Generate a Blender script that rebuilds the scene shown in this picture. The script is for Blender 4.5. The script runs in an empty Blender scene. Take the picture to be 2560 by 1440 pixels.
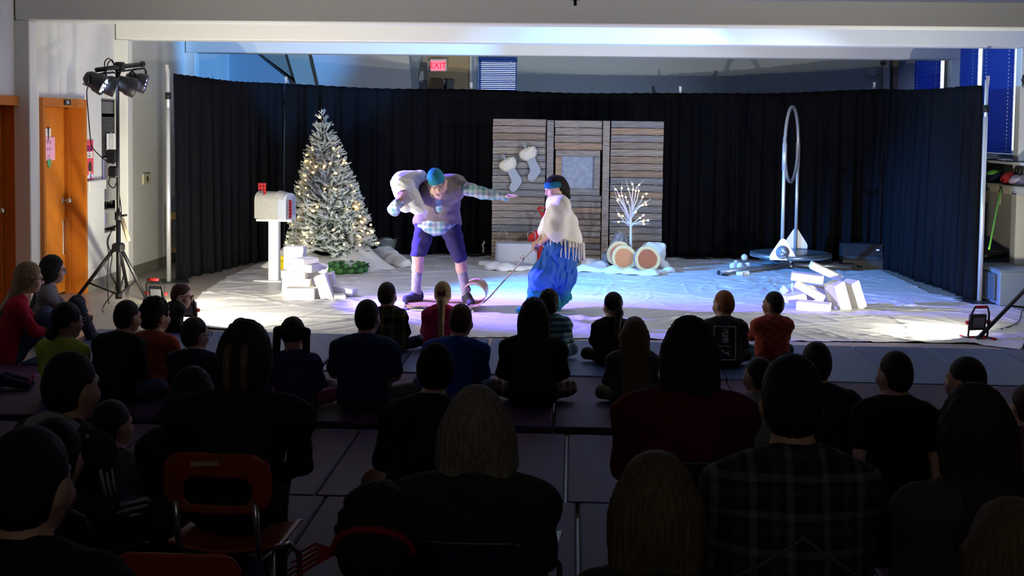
import bpy, bmesh, math, random
import numpy as np
from mathutils import Vector, Matrix

random.seed(7); RNG = np.random.default_rng(11)
SC = bpy.context.scene; COL = SC.collection
PI = math.pi

# ---------------------------------------------------------------- camera
FPX, CX, CY, HC = 3150.0, 1280.0, 495.0, 1.90
_d = Vector(((1434-CX)/FPX, (314-CY)/FPX, 1.0)).normalized()          # room depth axis seen by the camera
_r = 0.012
_dn = Vector((-_r, 1.0, 0.0)); _dn.z = -(_dn.x*_d.x+_dn.y*_d.y)/_d.z; _dn.normalize()
_xr = _dn.cross(_d).normalized()
CAM = Vector((0, 0, HC))
def c2w(v): return Vector((v.dot(_xr), v.dot(_d), -v.dot(_dn)))
def ray(px, py): return c2w(Vector(((px-CX)/FPX, (py-CY)/FPX, 1.0)))
def at(px, py, Y): r = ray(px, py); return CAM + r*(Y/r.y)
def G(px, py, z=0.0): r = ray(px, py); return CAM + r*((z-HC)/r.z)
def atX(px, py, X): r = ray(px, py); return CAM + r*(X/r.x)
cam = bpy.data.cameras.new('camera'); camo = bpy.data.objects.new('camera', cam); COL.objects.link(camo)
right, up, back = c2w(Vector((1,0,0))), c2w(Vector((0,-1,0))), c2w(Vector((0,0,-1)))
camo.matrix_world = Matrix(((right.x,up.x,back.x,CAM.x),(right.y,up.y,back.y,CAM.y),(right.z,up.z,back.z,CAM.z),(0,0,0,1)))
cam.sensor_width = 36; cam.lens = 36*FPX/2560; cam.shift_y = (CY-720)/2560; cam.clip_end = 100; cam.clip_start = .05
SC.camera = camo

# ---------------------------------------------------------------- world, exposure, lights
w = bpy.data.worlds.new('sky'); SC.world = w; w.use_nodes = True
bg = w.node_tree.nodes['Background']; bg.inputs[0].default_value = (.62,.78,1,1); bg.inputs[1].default_value = 3.0
SC.view_settings.view_transform = 'Standard'; SC.view_settings.look = 'None'
SC.view_settings.gamma = 1; SC.view_settings.use_curve_mapping = False; SC.view_settings.exposure = 0.0
SC.cycles.max_bounces = 6; SC.cycles.diffuse_bounces = 3; SC.cycles.glossy_bounces = 3
SC.cycles.sample_clamp_indirect = 4.0; SC.cycles.use_denoising = True
def light(kind, loc, aim, energy, col, size=.2, cone=40, blend=.5):
    l = bpy.data.lights.new('lamp_light', kind); o = bpy.data.objects.new('lamp_light', l); COL.objects.link(o)
    l.energy = energy; l.color = col; o.location = loc
    o.rotation_euler = (Vector(aim)-Vector(loc)).to_track_quat('-Z','Y').to_euler()
    if kind == 'SPOT': l.spot_size = math.radians(cone); l.spot_blend = blend; l.shadow_soft_size = size
    elif kind == 'AREA': l.size = size
    return o
WL_A, WL_B, WL_R = G(390,772), G(470,815), G(2444,848)          # the three floor work lights
light('AREA', WL_B+Vector((.02,.05,.16)), (.9,18.5,3.0), 110, (1,.93,.76), .14)
light('AREA', WL_A+Vector((.02,.05,.16)), (-2.0,17.5,3.0), 55, (1,.93,.74), .14)
light('AREA', WL_R+Vector((-.02,.05,.16)), (-2.0,17.0,3.4), 135, (1,.93,.76), .14)
PL = [at(318,205,13.0), at(352,210,13.0)]
PR = at(2600,200,12.3)
light('SPOT', PL[0]+Vector((.25,.1,0)), at(1060,600,13.2), 3000, (.10,.07,1), .05, 24, .6)      # violet, on the man
light('SPOT', PL[1]+Vector((.25,.1,0)), at(1280,740,13.0), 7500, (.16,.11,1), .05, 44, .8)       # violet, centre stage
light('SPOT', PL[0]+Vector((.25,.2,0)), at(1760,690,15.2), 8500, (.04,.30,1), .05, 38, .8)       # cyan blue, on the hoop
light('SPOT', PL[1]+Vector((.25,.2,.1)), at(1850,120,14.4), 2100, (.10,.42,1), .05, 30, 1)       # spill on the beams
light('SPOT', PL[1]+Vector((.25,.2,.0)), at(1150,690,14.5), 260, (.58,.60,1), .05, 62, 1)        # cool white wash
light('SPOT', PR+Vector((-.35,.1,0)), at(680,80,18.0), 4500, (.08,.38,1), .05, 20, .5)          # blue on the back left corner
light('SPOT', PR+Vector((-.35,.1,-.1)), at(1450,430,17), 640, (.60,.74,1), .05, 60, 1)        # cool white wash
# added ambient fill behind the audience, no fixture; dimly lights their backs
light('AREA', (0,-1.0,3.2), (0,6,0), 7, (1,.93,.85), 1.2)

# ---------------------------------------------------------------- materials
MATS = {}
def mat(name, col, rough=.6, metal=0., spec=.4, bump=0., bscale=40., emit=None, estr=0., vary=0., vscale=6., stretch=(1,1,1), trans=0., coat=0., sheen=0.):
    if name in MATS: return MATS[name]
    m = bpy.data.materials.new(name); MATS[name] = m; m.use_nodes = True
    nt = m.node_tree; b = nt.nodes['Principled BSDF']
    c = tuple(col)+(1,) if len(col)==3 else col
    b.inputs['Base Color'].default_value = c; b.inputs['Roughness'].default_value = rough
    b.inputs['Metallic'].default_value = metal; b.inputs['Specular IOR Level'].default_value = spec
    b.inputs['Coat Weight'].default_value = coat
    if sheen: b.inputs['Sheen Weight'].default_value = sheen
    if trans: b.inputs['Transmission Weight'].default_value = trans
    if emit: b.inputs['Emission Color'].default_value = tuple(emit)+(1,); b.inputs['Emission Strength'].default_value = estr
    if vary or bump:
        tc = nt.nodes.new('ShaderNodeTexCoord'); mp = nt.nodes.new('ShaderNodeMapping'); mp.inputs['Scale'].default_value = stretch
        nt.links.new(tc.outputs['Object'], mp.inputs['Vector'])
    if vary:
        n = nt.nodes.new('ShaderNodeTexNoise'); n.inputs['Scale'].default_value = vscale; n.inputs['Detail'].default_value = 5
        nt.links.new(mp.outputs[0], n.inputs['Vector'])
        r = nt.nodes.new('ShaderNodeValToRGB'); r.color_ramp.elements[0].position = .3; r.color_ramp.elements[1].position = .72
        r.color_ramp.elements[0].color = tuple(x*(1-vary) for x in c[:3])+(1,); r.color_ramp.elements[1].color = tuple(min(1,x*(1+vary*.6)) for x in c[:3])+(1,)
        nt.links.new(n.outputs['Fac'], r.inputs[0]); nt.links.new(r.outputs[0], b.inputs['Base Color'])
    if bump:
        n2 = nt.nodes.new('ShaderNodeTexNoise'); n2.inputs['Scale'].default_value = bscale; n2.inputs['Detail'].default_value = 4
        nt.links.new(mp.outputs[0], n2.inputs['Vector'])
        bp = nt.nodes.new('ShaderNodeBump'); bp.inputs['Strength'].default_value = bump; bp.inputs['Distance'].default_value = .01
        nt.links.new(n2.outputs['Fac'], bp.inputs['Height']); nt.links.new(bp.outputs[0], b.inputs['Normal'])
    return m

def mat_bands(name, cols, axis='z', scale=8., rough=.8, cross=None, cscale=None, bump=.2):
    """woven cloth: colour bands along one object axis, optionally crossed by bands along another (plaid)"""
    if name in MATS: return MATS[name]
    m = bpy.data.materials.new(name); MATS[name] = m; m.use_nodes = True
    nt = m.node_tree; b = nt.nodes['Principled BSDF']; b.inputs['Roughness'].default_value = rough; b.inputs['Specular IOR Level'].default_value = .2
    tc = nt.nodes.new('ShaderNodeTexCoord'); sep = nt.nodes.new('ShaderNodeSeparateXYZ'); nt.links.new(tc.outputs['Object'], sep.inputs[0])
    def band(ax, sc, cs):
        mu = nt.nodes.new('ShaderNodeMath'); mu.operation = 'MULTIPLY'; mu.inputs[1].default_value = sc; nt.links.new(sep.outputs['XYZ'.index(ax.upper())], mu.inputs[0])
        fr = nt.nodes.new('ShaderNodeMath'); fr.operation = 'FRACT'; nt.links.new(mu.outputs[0], fr.inputs[0])
        r = nt.nodes.new('ShaderNodeValToRGB'); r.color_ramp.interpolation = 'CONSTANT'
        while len(r.color_ramp.elements) < len(cs): r.color_ramp.elements.new(.5)
        for i, cc in enumerate(cs): r.color_ramp.elements[i].position = i/len(cs); r.color_ramp.elements[i].color = tuple(cc)+(1,)
        nt.links.new(fr.outputs[0], r.inputs[0]); return r.outputs[0]
    o = band(axis, scale, cols)
    if cross:
        o2 = band(cross, cscale or scale, cols)
        mx = nt.nodes.new('ShaderNodeMix'); mx.data_type = 'RGBA'; mx.inputs['Factor'].default_value = .5
        nt.links.new(o, mx.inputs[6]); nt.links.new(o2, mx.inputs[7]); o = mx.outputs[2]
    nt.links.new(o, b.inputs['Base Color'])
    return m

# ---------------------------------------------------------------- object helpers
def setp(o, label=None, cat=None, group=None, kind=None):
    if label: o['label'] = label
    if cat: o['category'] = cat
    if group: o['group'] = group
    if kind: o['kind'] = kind
    return o
def empty(name, loc, label=None, cat=None, group=None, rz=0., kind=None):
    o = bpy.data.objects.new(name, None); COL.objects.link(o); o.location = loc; o.rotation_euler = (0,0,rz)
    o.empty_display_size = .1
    return setp(o, label, cat, group, kind)
def linkmesh(name, me, m, parent=None, loc=(0,0,0), rot=(0,0,0)):
    o = bpy.data.objects.new(name, me); COL.objects.link(o)
    if m is not None:
        for x in (m if isinstance(m, (list,tuple)) else [m]):
            if len(me.materials) < (len(m) if isinstance(m,(list,tuple)) else 1): me.materials.append(x)
    if parent is not None: o.parent = parent
    o.location = loc; o.rotation_euler = rot
    return o
def npmesh(name, v, f, smooth=True):
    me = bpy.data.meshes.new(name); v = np.asarray(v, np.float32); f = np.asarray(f, np.int32)
    n = f.shape[1]
    me.vertices.add(len(v)); me.vertices.foreach_set('co', v.ravel())
    me.loops.add(f.size); me.loops.foreach_set('vertex_index', f.ravel())
    me.polygons.add(len(f)); me.polygons.foreach_set('loop_start', np.arange(0, f.size, n, dtype=np.int32)); me.polygons.foreach_set('loop_total', np.full(len(f), n, np.int32))
    me.polygons.foreach_set('use_smooth', np.full(len(f), smooth)); me.update(calc_edges=True); me.validate()
    return me

class MB:
    """collects simple shapes into one mesh"""
    def __init__(s): s.v = []; s.f = []; s.mi = []; s.sm = []; s.cur = 0
    def add(s, vs, fs, smooth=False):
        n = len(s.v); s.v += [tuple(x) for x in vs]
        for f in fs: s.f.append([n+i for i in f]); s.mi.append(s.cur); s.sm.append(smooth)
    def box(s, c, d, R=None, taper=None):
        hx, hy, hz = d[0]/2, d[1]/2, d[2]/2; vs = []
        for z in (-1,1):
            for x, y in ((-1,-1),(1,-1),(1,1),(-1,1)):
                k = taper if (taper and z > 0) else 1
                p = Vector((x*hx*k, y*hy*k, z*hz)); vs.append((R @ p if R else p)+Vector(c))
        s.add(vs, [(3,2,1,0),(4,5,6,7),(0,1,5,4),(1,2,6,5),(2,3,7,6),(3,0,4,7)])
    def bbox(s, c, d, R=None, b=.01):
        """box with chamfered edges"""
        hx, hy, hz = d[0]/2, d[1]/2, d[2]/2; b = min(b, hx*.9, hy*.9, hz*.9); bm = bmesh.new()
        r = bmesh.ops.create_cube(bm, size=1)
        for v in bm.verts: v.co = Vector((v.co.x*d[0], v.co.y*d[1], v.co.z*d[2]))
        bmesh.ops.bevel(bm, geom=bm.edges[:], offset=b, segments=1, affect='EDGES')
        bm.verts.index_update()
        s.add([(R @ v.co if R else v.co)+Vector(c) for v in bm.verts], [[v.index for v in f.verts] for f in bm.faces]); bm.free()
    def tube(s, pts, r, n=8, caps=True, closed=False, flat=None):
        pts = [Vector(p) for p in pts]; m = len(pts); rs = r if isinstance(r,(list,tuple)) else [r]*m
        up = Vector((0,0,1)); vs = []; prev = None
        for i, p in enumerate(pts):
            if closed: t = pts[(i+1)%m]-pts[i-1]
            else: t = pts[min(i+1,m-1)]-pts[max(i-1,0)]
            t.normalize()
            if prev is None: a = t.cross(up) if abs(t.dot(up)) < .95 else t.cross(Vector((1,0,0)))
            else: a = prev - t*prev.dot(t)
            a.normalize(); prev = a; bb = t.cross(a)
            for k in range(n):
                an = 2*PI*k/n; vs.append(p + a*(rs[i]*math.cos(an)) + bb*(rs[i]*math.sin(an)*(flat or 1)))
        fs = []
        for i in range(m if closed else m-1):
            for k in range(n):
                j = (i+1)%m; fs.append((i*n+k, i*n+(k+1)%n, j*n+(k+1)%n, j*n+k))
        if caps and not closed: fs += [tuple(range(n-1,-1,-1)), tuple((m-1)*n+k for k in range(n))]
        s.add(vs, fs, True)
    def cyl(s, a, b, r, r2=None, n=16): s.tube([a,b], [r, r if r2 is None else r2], n)
    def lathe(s, prof, n=24, c=(0,0,0), R=None, smooth=True):
        vs = []; m = len(prof)
        for rr, z in prof:
            for k in range(n):
                p = Vector((rr*math.cos(2*PI*k/n), rr*math.sin(2*PI*k/n), z)); vs.append((R @ p if R else p)+Vector(c))
        fs = [(i*n+k, i*n+(k+1)%n, (i+1)*n+(k+1)%n, (i+1)*n+k) for i in range(m-1) for k in range(n)]
        if prof[0][0] > 1e-5: fs.append(tuple(range(n-1,-1,-1)))
        if prof[-1][0] > 1e-5: fs.append(tuple((m-1)*n+k for k in range(n)))
        s.add(vs, fs, smooth)
    def ball(s, c, r, n=10, sq=(1,1,1)):
        s.lathe([(r*math.sin(PI*i/(n//2+1)), -r*math.cos(PI*i/(n//2+1))) for i in range(0, n//2+2)], n, c, Matrix.Diagonal(sq).to_3x3() if sq != (1,1,1) else None)
    def prism(s, pts, o, ux, uy, th, both=True):
        """flat outline pts (u,v) in frame o,ux,uy extruded by th along ux x uy"""
        ux, uy, o = Vector(ux), Vector(uy), Vector(o); nn = ux.cross(uy).normalized()*th; n = len(pts)
        a = [o+ux*p[0]+uy*p[1] for p in pts]; bq = [x+nn for x in a]
        s.add(a+bq, [tuple(range(n-1,-1,-1)), tuple(range(n,2*n))]+[(i,(i+1)%n,n+(i+1)%n,n+i) for i in range(n)])
    def quad(s, a, b, c, d): s.add([a,b,c,d], [(0,1,2,3)])
    def build(s, name, m, parent=None, loc=(0,0,0), rot=(0,0,0)):
        me = bpy.data.meshes.new(name); me.from_pydata([tuple(x) for x in s.v], [], s.f)
        me.polygons.foreach_set('material_index', s.mi); me.polygons.foreach_set('use_smooth', s.sm); me.update()
        return linkmesh(name, me, m, parent, loc, rot)
def rotz(a): return Matrix.Rotation(a, 3, 'Z')
def R3(x, y, z): return Matrix.Rotation(z,3,'Z') @ Matrix.Rotation(y,3,'Y') @ Matrix.Rotation(x,3,'X')
def text_obj(name, s, size, m, parent, mw, th=.002):
    """lettering as flat mesh; mw maps text x,y to the place"""
    cu = bpy.data.curves.new('letters', 'FONT'); cu.body = s; cu.size = size; cu.extrude = th; cu.align_x = 'CENTER'; cu.align_y = 'CENTER'; cu.resolution_u = 3
    t = bpy.data.objects.new('letters', cu); COL.objects.link(t)
    dg = bpy.context.evaluated_depsgraph_get(); me = bpy.data.meshes.new_from_object(t.evaluated_get(dg)); bpy.data.objects.remove(t)
    me.transform(mw); o = linkmesh(name, me, m, parent); return o
def frame_mat(o, ux, uy):
    ux, uy = Vector(ux).normalized(), Vector(uy).normalized(); n = ux.cross(uy)
    return Matrix(((ux.x,uy.x,n.x,o[0]),(ux.y,uy.y,n.y,o[1]),(ux.z,uy.z,n.z,o[2]),(0,0,0,1)))

# ---------------------------------------------------------------- smooth solids from a distance field
_CORN = np.array([(0,0,0),(1,0,0),(0,1,0),(1,1,0),(0,0,1),(1,0,1),(0,1,1),(1,1,1)])
_EDG = [(0,1),(2,3),(4,5),(6,7),(0,2),(1,3),(4,6),(5,7),(0,4),(1,5),(2,6),(3,7)]
class SDF:
    def __init__(s): s.ops = []
    def cone(s, a, b, ra, rb=None, k=.03, sc=None, mode='u'):
        a, b = np.array(a, float), np.array(b, float); rb = ra if rb is None else rb
        r = max(ra, rb); q = np.ones(3) if sc is None else np.array(sc, float)
        lo = np.minimum(a, b)-r*np.maximum(q,1e-3); hi = np.maximum(a, b)+r*q
        s.ops.append(('c', (a, b, ra, rb, q), lo, hi, k, mode)); return s
    def ell(s, c, r, R=None, k=.03, mode='u'):
        c = np.array(c, float); r = np.array(r if hasattr(r,'__len__') else (r,r,r), float)
        e = np.full(3, r.max()) if R is not None else r
        s.ops.append(('e', (c, r, None if R is None else np.array(R)), c-e, c+e, k, mode)); return s
    def plane(s, p, n, k=.004): s.ops.append(('p', (np.array(p, float), np.array(n, float)/np.linalg.norm(n)), None, None, k, 'i')); return s
    def func(s, f, lo, hi, k=.0): s.ops.append(('f', f, np.array(lo, float), np.array(hi, float), k, 'u')); return s
    def mesh(s, name, h=.012, strand=None, lump=None):
        U = [o for o in s.ops if o[5] == 'u']
        lo = np.min([o[2] for o in U], 0)-3*h; hi = np.max([o[3] for o in U], 0)+3*h
        n = np.ceil((hi-lo)/h).astype(int)+1; ax = [lo[i]+h*np.arange(n[i]) for i in range(3)]
        F = np.full(n, .5, np.float32)
        for kind, d, l, hgh, k, mode in s.ops:
            if kind == 'p': sl = (slice(None),)*3
            else:
                m = k+2.5*h; i0 = np.clip(np.floor((l-m-lo)/h).astype(int), 0, n-1); i1 = np.clip(np.ceil((hgh+m-lo)/h).astype(int)+1, 1, n)
                if np.any(i1 <= i0): continue
                sl = tuple(slice(i0[i], i1[i]) for i in range(3))
            X = ax[0][sl[0]][:,None,None]; Y = ax[1][sl[1]][None,:,None]; Z = ax[2][sl[2]][None,None,:]
            if kind == 'c':
                a, b, ra, rb, q = d; ba = (b-a)/q; x, y, z = (X-a[0])/q[0], (Y-a[1])/q[1], (Z-a[2])/q[2]
                t = np.clip((x*ba[0]+y*ba[1]+z*ba[2])/max(ba@ba, 1e-9), 0, 1)
                D = (np.sqrt((x-t*ba[0])**2+(y-t*ba[1])**2+(z-t*ba[2])**2)-(ra+(rb-ra)*t))*q.min()
            elif kind == 'e':
                c, r, R = d; x, y, z = X-c[0], Y-c[1], Z-c[2]
                if R is not None: x, y, z = R[0,0]*x+R[1,0]*y+R[2,0]*z, R[0,1]*x+R[1,1]*y+R[2,1]*z, R[0,2]*x+R[1,2]*y+R[2,2]*z
                k0 = np.sqrt((x/r[0])**2+(y/r[1])**2+(z/r[2])**2); k1 = np.sqrt((x/r[0]**2)**2+(y/r[1]**2)**2+(z/r[2]**2)**2)
                D = k0*(k0-1)/np.maximum(k1, 1e-6)
            elif kind == 'p': p, nn = d; D = (X-p[0])*nn[0]+(Y-p[1])*nn[1]+(Z-p[2])*nn[2]
            else: D = d(X, Y, Z)
            B = F[sl]
            if mode == 'u':
                hh = np.maximum(k-np.abs(B-D), 0)/max(k,1e-6); F[sl] = np.minimum(B, D)-hh*hh*k*.25
            elif mode == 's':
                D = -D; hh = np.maximum(k-np.abs(B-D), 0)/max(k,1e-6); F[sl] = np.maximum(B, D)+hh*hh*k*.25
            else: F[sl] = np.maximum(B, D)
        F[0], F[-1] = .5, .5; F[:,0], F[:,-1] = .5, .5; F[:,:,0], F[:,:,-1] = .5, .5
        S = F < 0; C = np.zeros(n-1, np.int8)
        for c in _CORN: C += S[c[0]:n[0]-1+c[0], c[1]:n[1]-1+c[1], c[2]:n[2]-1+c[2]]
        M = (C > 0) & (C < 8); I = np.argwhere(M); idx = np.full(n-1, -1, np.int32); idx[M] = np.arange(len(I))
        V = np.stack([F[I[:,0]+c[0], I[:,1]+c[1], I[:,2]+c[2]] for c in _CORN], 1)
        acc = np.zeros((len(I), 3)); cnt = np.zeros(len(I))
        for i, j in _EDG:
            cr = (V[:,i] < 0) != (V[:,j] < 0); t = V[:,i]/np.where(cr, V[:,i]-V[:,j], 1)
            acc += np.where(cr[:,None], _CORN[i]+t[:,None]*(_CORN[j]-_CORN[i]), 0); cnt += cr
        P = lo+h*(I+acc/cnt[:,None]); Q = []
        for axx in range(3):
            u, v = [(1,2),(2,0),(0,1)][axx]
            a = np.take(S, range(0, n[axx]-1), axx); b = np.take(S, range(1, n[axx]), axx); E = np.argwhere(a != b)
            E = E[(E[:,u] > 0) & (E[:,v] > 0) & (E[:,u] < n[u]-1) & (E[:,v] < n[v]-1)]
            eu, ev = np.eye(3, dtype=int)[u], np.eye(3, dtype=int)[v]
            q = np.stack([idx[tuple((E-eu-ev).T)], idx[tuple((E-ev).T)], idx[tuple(E.T)], idx[tuple((E-eu).T)]], 1)
            fl = ~a[tuple(E.T)]; q[fl] = q[fl][:,::-1]; Q.append(q)
        Q = np.concatenate(Q); me = npmesh(name, P, Q)
        if strand or lump:
            nv = len(me.vertices); N = np.empty(nv*3, np.float32); me.vertex_normals.foreach_get('vector', N); N = N.reshape(-1,3)
            P = np.empty(nv*3, np.float32); me.vertices.foreach_get('co', P); P = P.reshape(-1,3)
            dsp = np.zeros(nv)
            if strand:
                c, A, fr = strand; an = np.arctan2(P[:,0]-c[0], -(P[:,1]-c[1])); z = P[:,2]-c[2]; rr = np.hypot(P[:,0]-c[0], P[:,1]-c[1])
                dsp += A*np.minimum(1, rr/.05)*(np.sin(an*fr+2.2*np.sin(z*17+an*2))+.6*np.sin(an*fr*2.3+1.5*np.sin(z*29)))
            if lump:
                A, fr = lump
                dsp += A*(np.sin(P[:,0]*fr+1.3*np.sin(P[:,2]*fr*.7))*np.sin(P[:,1]*fr*.9+P[:,2]*fr*.6)+.5*np.sin(P[:,2]*fr*1.7+P[:,0]*fr*.8+2*np.sin(P[:,1]*fr*.5)))
            P += N*dsp[:,None]; me.vertices.foreach_set('co', P.ravel()); me.update()
        return me
# ---------------------------------------------------------------- the hall
def struct(o, label=None): o['kind'] = 'structure'; (label and setp(o, label)); return o
M_wall = mat('white_wall_paint', (.72,.73,.70), .7, vary=.10, vscale=1.3, bump=.05, bscale=60)
M_beam = mat('cream_beam_paint', (.78,.79,.74), .6, bump=.03, bscale=30)
M_orange = mat('orange_door_paint', (.62,.20,.015), .45, vary=.12, vscale=9)
M_brown = mat('orange_frame_paint', (.50,.15,.012), .45)
M_floor = mat('speckled_floor_tile', (.34,.30,.24), .35, vary=.25, vscale=55, spec=.5)
M_tan = mat('tan_wall_paint', (.50,.40,.22), .7)
M_slate = mat('grey_blue_wall_paint', (.42,.50,.56), .7)
M_base = mat('grey_baseboard_vinyl', (.20,.19,.16), .6)
M_dark = mat('black_plastic', (.012,.012,.014), .45)
M_black = mat('black_paint', (.01,.01,.011), .4)
M_steel = mat('brushed_steel', (.55,.56,.57), .32, 1.0)
M_alu = mat('anodised_aluminium', (.80,.82,.84), .38, .6)
M_white = mat('white_paint', (.80,.80,.78), .5)
M_paper = mat('white_paper', (.82,.82,.80), .8)
XL, XR, YB, YR, ZC = -5.35, 5.17, 19.4, -1.6, 3.5
def decompose(y0, y1, z0, z1, holes):
    ys = sorted({y0, y1, *[h[0] for h in holes], *[h[1] for h in holes]}); zs = sorted({z0, z1, *[h[2] for h in holes], *[h[3] for h in holes]})
    for a, b in zip(ys, ys[1:]):
        run = None
        for c, d in zip(zs, zs[1:]):
            solid = not any(h[0] <= a and b <= h[1] and h[2] <= c and d <= h[3] for h in holes)
            if solid: run = [run[0] if run else c, d]
            if (not solid or d == zs[-1]) and run: yield a, b, run[0], run[1]; run = None
m = MB(); m.box((0,9,-.1), (11.6,23,.2)); struct(m.build('floor', M_floor), 'speckled beige tile floor of the hall')
m = MB(); m.box((0,9,ZC+.1), (11.6,23,.2)); struct(m.build('ceiling', M_beam), 'painted ceiling above the beams')
yd = lambda px, py=400: atX(px, py, XL).y
D2 = (yd(99), yd(209)); D1 = (yd(-75), yd(47)); FT = (yd(254), yd(300))
ztop = atX(150,246,XL).z
zfa = [atX(275,y,XL).z for y in (247,580)]
holes = [(D1[0],D1[1],0,ztop), (D2[0],D2[1],0,ztop), (FT[0],FT[1],zfa[1],zfa[0])]
m = MB()
for a, b, c, d in decompose(YR, YB, 0, ZC, holes): m.box((XL-.15,(a+b)/2,(c+d)/2), (.3,b-a,d-c))
m.box((XL-.35,9,ZC/2), (.1,21,ZC))
struct(m.build('wall_left', M_wall), 'white painted side wall with the orange doors')
# doors in the left wall
def door(n, y0, y1, lab, plate):
    d = struct(empty('door_%d'%n, (XL,(y0+y1)/2,0)), lab); cy = (y0+y1)/2; cw = .055; W = y1-y0
    f = MB()
    for yy in (-W/2+cw/2, W/2-cw/2): f.box((-.09,yy,ztop/2), (.26,cw,ztop))
    f.box((-.09,0,ztop-.045), (.258,W-2*cw-.002,.09)); f.box((-.16,W/2-cw-.014,ztop/2-.05), (.05,.028,ztop-.1)); f.box((-.16,-W/2+cw+.014,ztop/2-.05), (.05,.028,ztop-.1))
    f.build('door_frame', M_brown, d)
    l = MB(); l.bbox((-.205,0,(ztop-.09)/2+.01), (.045,W-2*cw-.01,ztop-.11), b=.004); leaf = l.build('door_leaf', M_orange, d)
    k = MB(); kz = 1.02; ky = W/2-cw-.07
    k.tube([(-.18,ky,kz),(-.135,ky,kz)], .012, 10); k.lathe([(.012,0),(.03,.012),(.034,.03),(.024,.046),(0,.05)], 16, (-.14,ky,kz), Matrix.Rotation(PI/2,3,'Y')); k.lathe([(.034,0),(.034,.006),(0,.008)], 16, (-.182,ky,kz), Matrix.Rotation(PI/2,3,'Y'))
    k.build('door_handle', M_steel, d)
    e = MB(); e.bbox((-.178,ky+.005,.62), (.006,.05,.38), b=.002); e.build('push_plate', M_steel, d)
    if plate:
        p = MB(); p.bbox((.045,.03,ztop-.04), (.008,.17,.055), b=.002); pl = p.build('number_plate', M_dark, d)
        text_obj('door_number', plate, .05, M_paper, d, frame_mat((.0495,.03,ztop-.04), (0,1,0), (0,0,1)), .0006)
    return d
door(1, D1[0], D1[1], 'nearer orange door with dark frame by the left edge of the hall', None)
DR2 = door(2, D2[0], D2[1], 'orange washroom door with a pink paper sign', '106')
# pilasters and beams
BY = [9.2, 11.85, 14.5, 17.15]
for i, y in enumerate(BY):
    for sx, X in ((-1,XL),(1,XR)):
        m = MB(); m.bbox((X-sx*.07,y+.085,1.42), (.16,.17,2.838), b=.008); struct(m.build('column_%d'%(i*2+(1 if sx<0 else 2)), M_beam), '%s wall pilaster under the %s ceiling beam' % ('left' if sx<0 else 'right', ['nearest','second','third','farthest'][i]))
    m = MB(); m.bbox(((XL+XR)/2,y+.16,(2.84+ZC)/2), (10.5,.32,ZC-2.84), b=.012); struct(m.build('trim_%d'%(i+1), M_beam), ['nearest ceiling beam, only its underside in view along the top edge','grey lit ceiling beam second from the camera','cream lit ceiling beam with a blue glow above the drape poles','farthest pale ceiling beam before the back wall'][i])
m = MB(); m.cyl((.25,9.1,2.80),(.25,9.1,2.86),.035,n=12); m.cyl((.25,9.1,2.76),(.25,9.1,2.80),.012,n=8)
hk = at(1438,3,9.2); o = m.build('ceiling_hook', M_dark, loc=(hk.x-.25,.12,hk.z-2.79)); setp(o, 'small dark hook under the nearest ceiling beam', 'hook')
# baseboard on the left wall
m = MB()
for a, b in ((YR,D1[0]),(D1[1],D2[0]),(D2[1],YB)): m.box((XL+.008,(a+b)/2,.06), (.016,b-a,.12))
struct(m.build('baseboard_left', M_base), 'grey vinyl baseboard of the left wall')
# wainscot box beside door 2
ya, yb = yd(212), yd(255); zl = atX(230,452,XL).z
m = MB(); m.box((XL+.012,(ya+yb)/2,zl/2+.06), (.024,yb-ya,zl-.12)); m.bbox((XL+.025,(ya+yb)/2,zl-.05), (.05,yb-ya,.11), b=.008)
struct(m.build('trim_6', M_wall), 'white wainscot between the orange door and the drinking fountain')
m = MB(); y = yd(47)+.06; m.cyl((XL+.03,y,.0),(XL+.03,y,ZC),.022,n=10); struct(m.build('trim_7', M_wall), 'white pipe running up the left wall')
m = MB(); y = yd(474,150); m.cyl((XL+.03,y,1.6),(XL+.03,y,ZC),.018,n=10); struct(m.build('trim_8', M_wall), 'thin conduit up the wall behind the drape')
# back wall and its far features
wy0 = at(1196,140,YB).x; wy1 = at(1293,140,YB).x
m = MB()
wz0 = at(1240,222,YB).z-.5; wz1 = at(1240,146,YB).z
for a, b, c, d in decompose(XL, XR, 0, ZC, [(wy0,wy1,wz0,wz1)]): m.box(((a+b)/2,YB+.15,(c+d)/2), (b-a,.3,d-c))
struct(m.build('wall_back', M_slate), 'grey blue back wall of the hall behind the drapes')
m = MB(); a, b = at(1070,150,YB-.1).x, at(1174,150,YB-.1).x
m.box(((a+b)/2,YB-.05,ZC/2), (b-a,.1,ZC)); struct(m.build('trim_9', M_tan), 'tan wall panel under the exit sign')
m = MB(); x = at(1176,180,YB-.12).x; m.box((x,YB-.06,ZC/2), (.03,.12,ZC)); struct(m.build('trim_10', M_beam), 'pale strip beside the tan panel')
def slab(pts, Y, th, name, mm, lab):
    m = MB(); P = [at(px,py,Y) for px,py in pts]; m.prism([(p.x,p.z) for p in P], (0,Y,0), (1,0,0), (0,0,1), -th); return struct(m.build(name, mm), lab)
slab([(776,120),(1020,120),(1031,250),(806,250)], YB-.16, .05, 'wall_bulkhead', mat('white_bulkhead', (.80,.81,.80), .7), 'sloping white bulkhead panel high on the back wall')
slab([(714,120),(782,120),(812,250),(752,250)], YB-.10, .04, 'trim_11', mat('beige_panel', (.60,.57,.46), .7), 'beige panel beside the white bulkhead')
slab([(632,120),(718,120),(762,225),(800,245)], YB-.055, .03, 'trim_12', mat('brown_grey_stringer', (.42,.38,.31), .7), 'grey brown sloping board on the back wall')
slab([(1060,132),(1072,132),(1070,200),(1046,200)], YB-.02, .04, 'trim_13', M_white, 'small white patch of wall beside the tan panel')
M_rear = mat('rear_wall_paint', (.5,.5,.48), .8)
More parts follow.
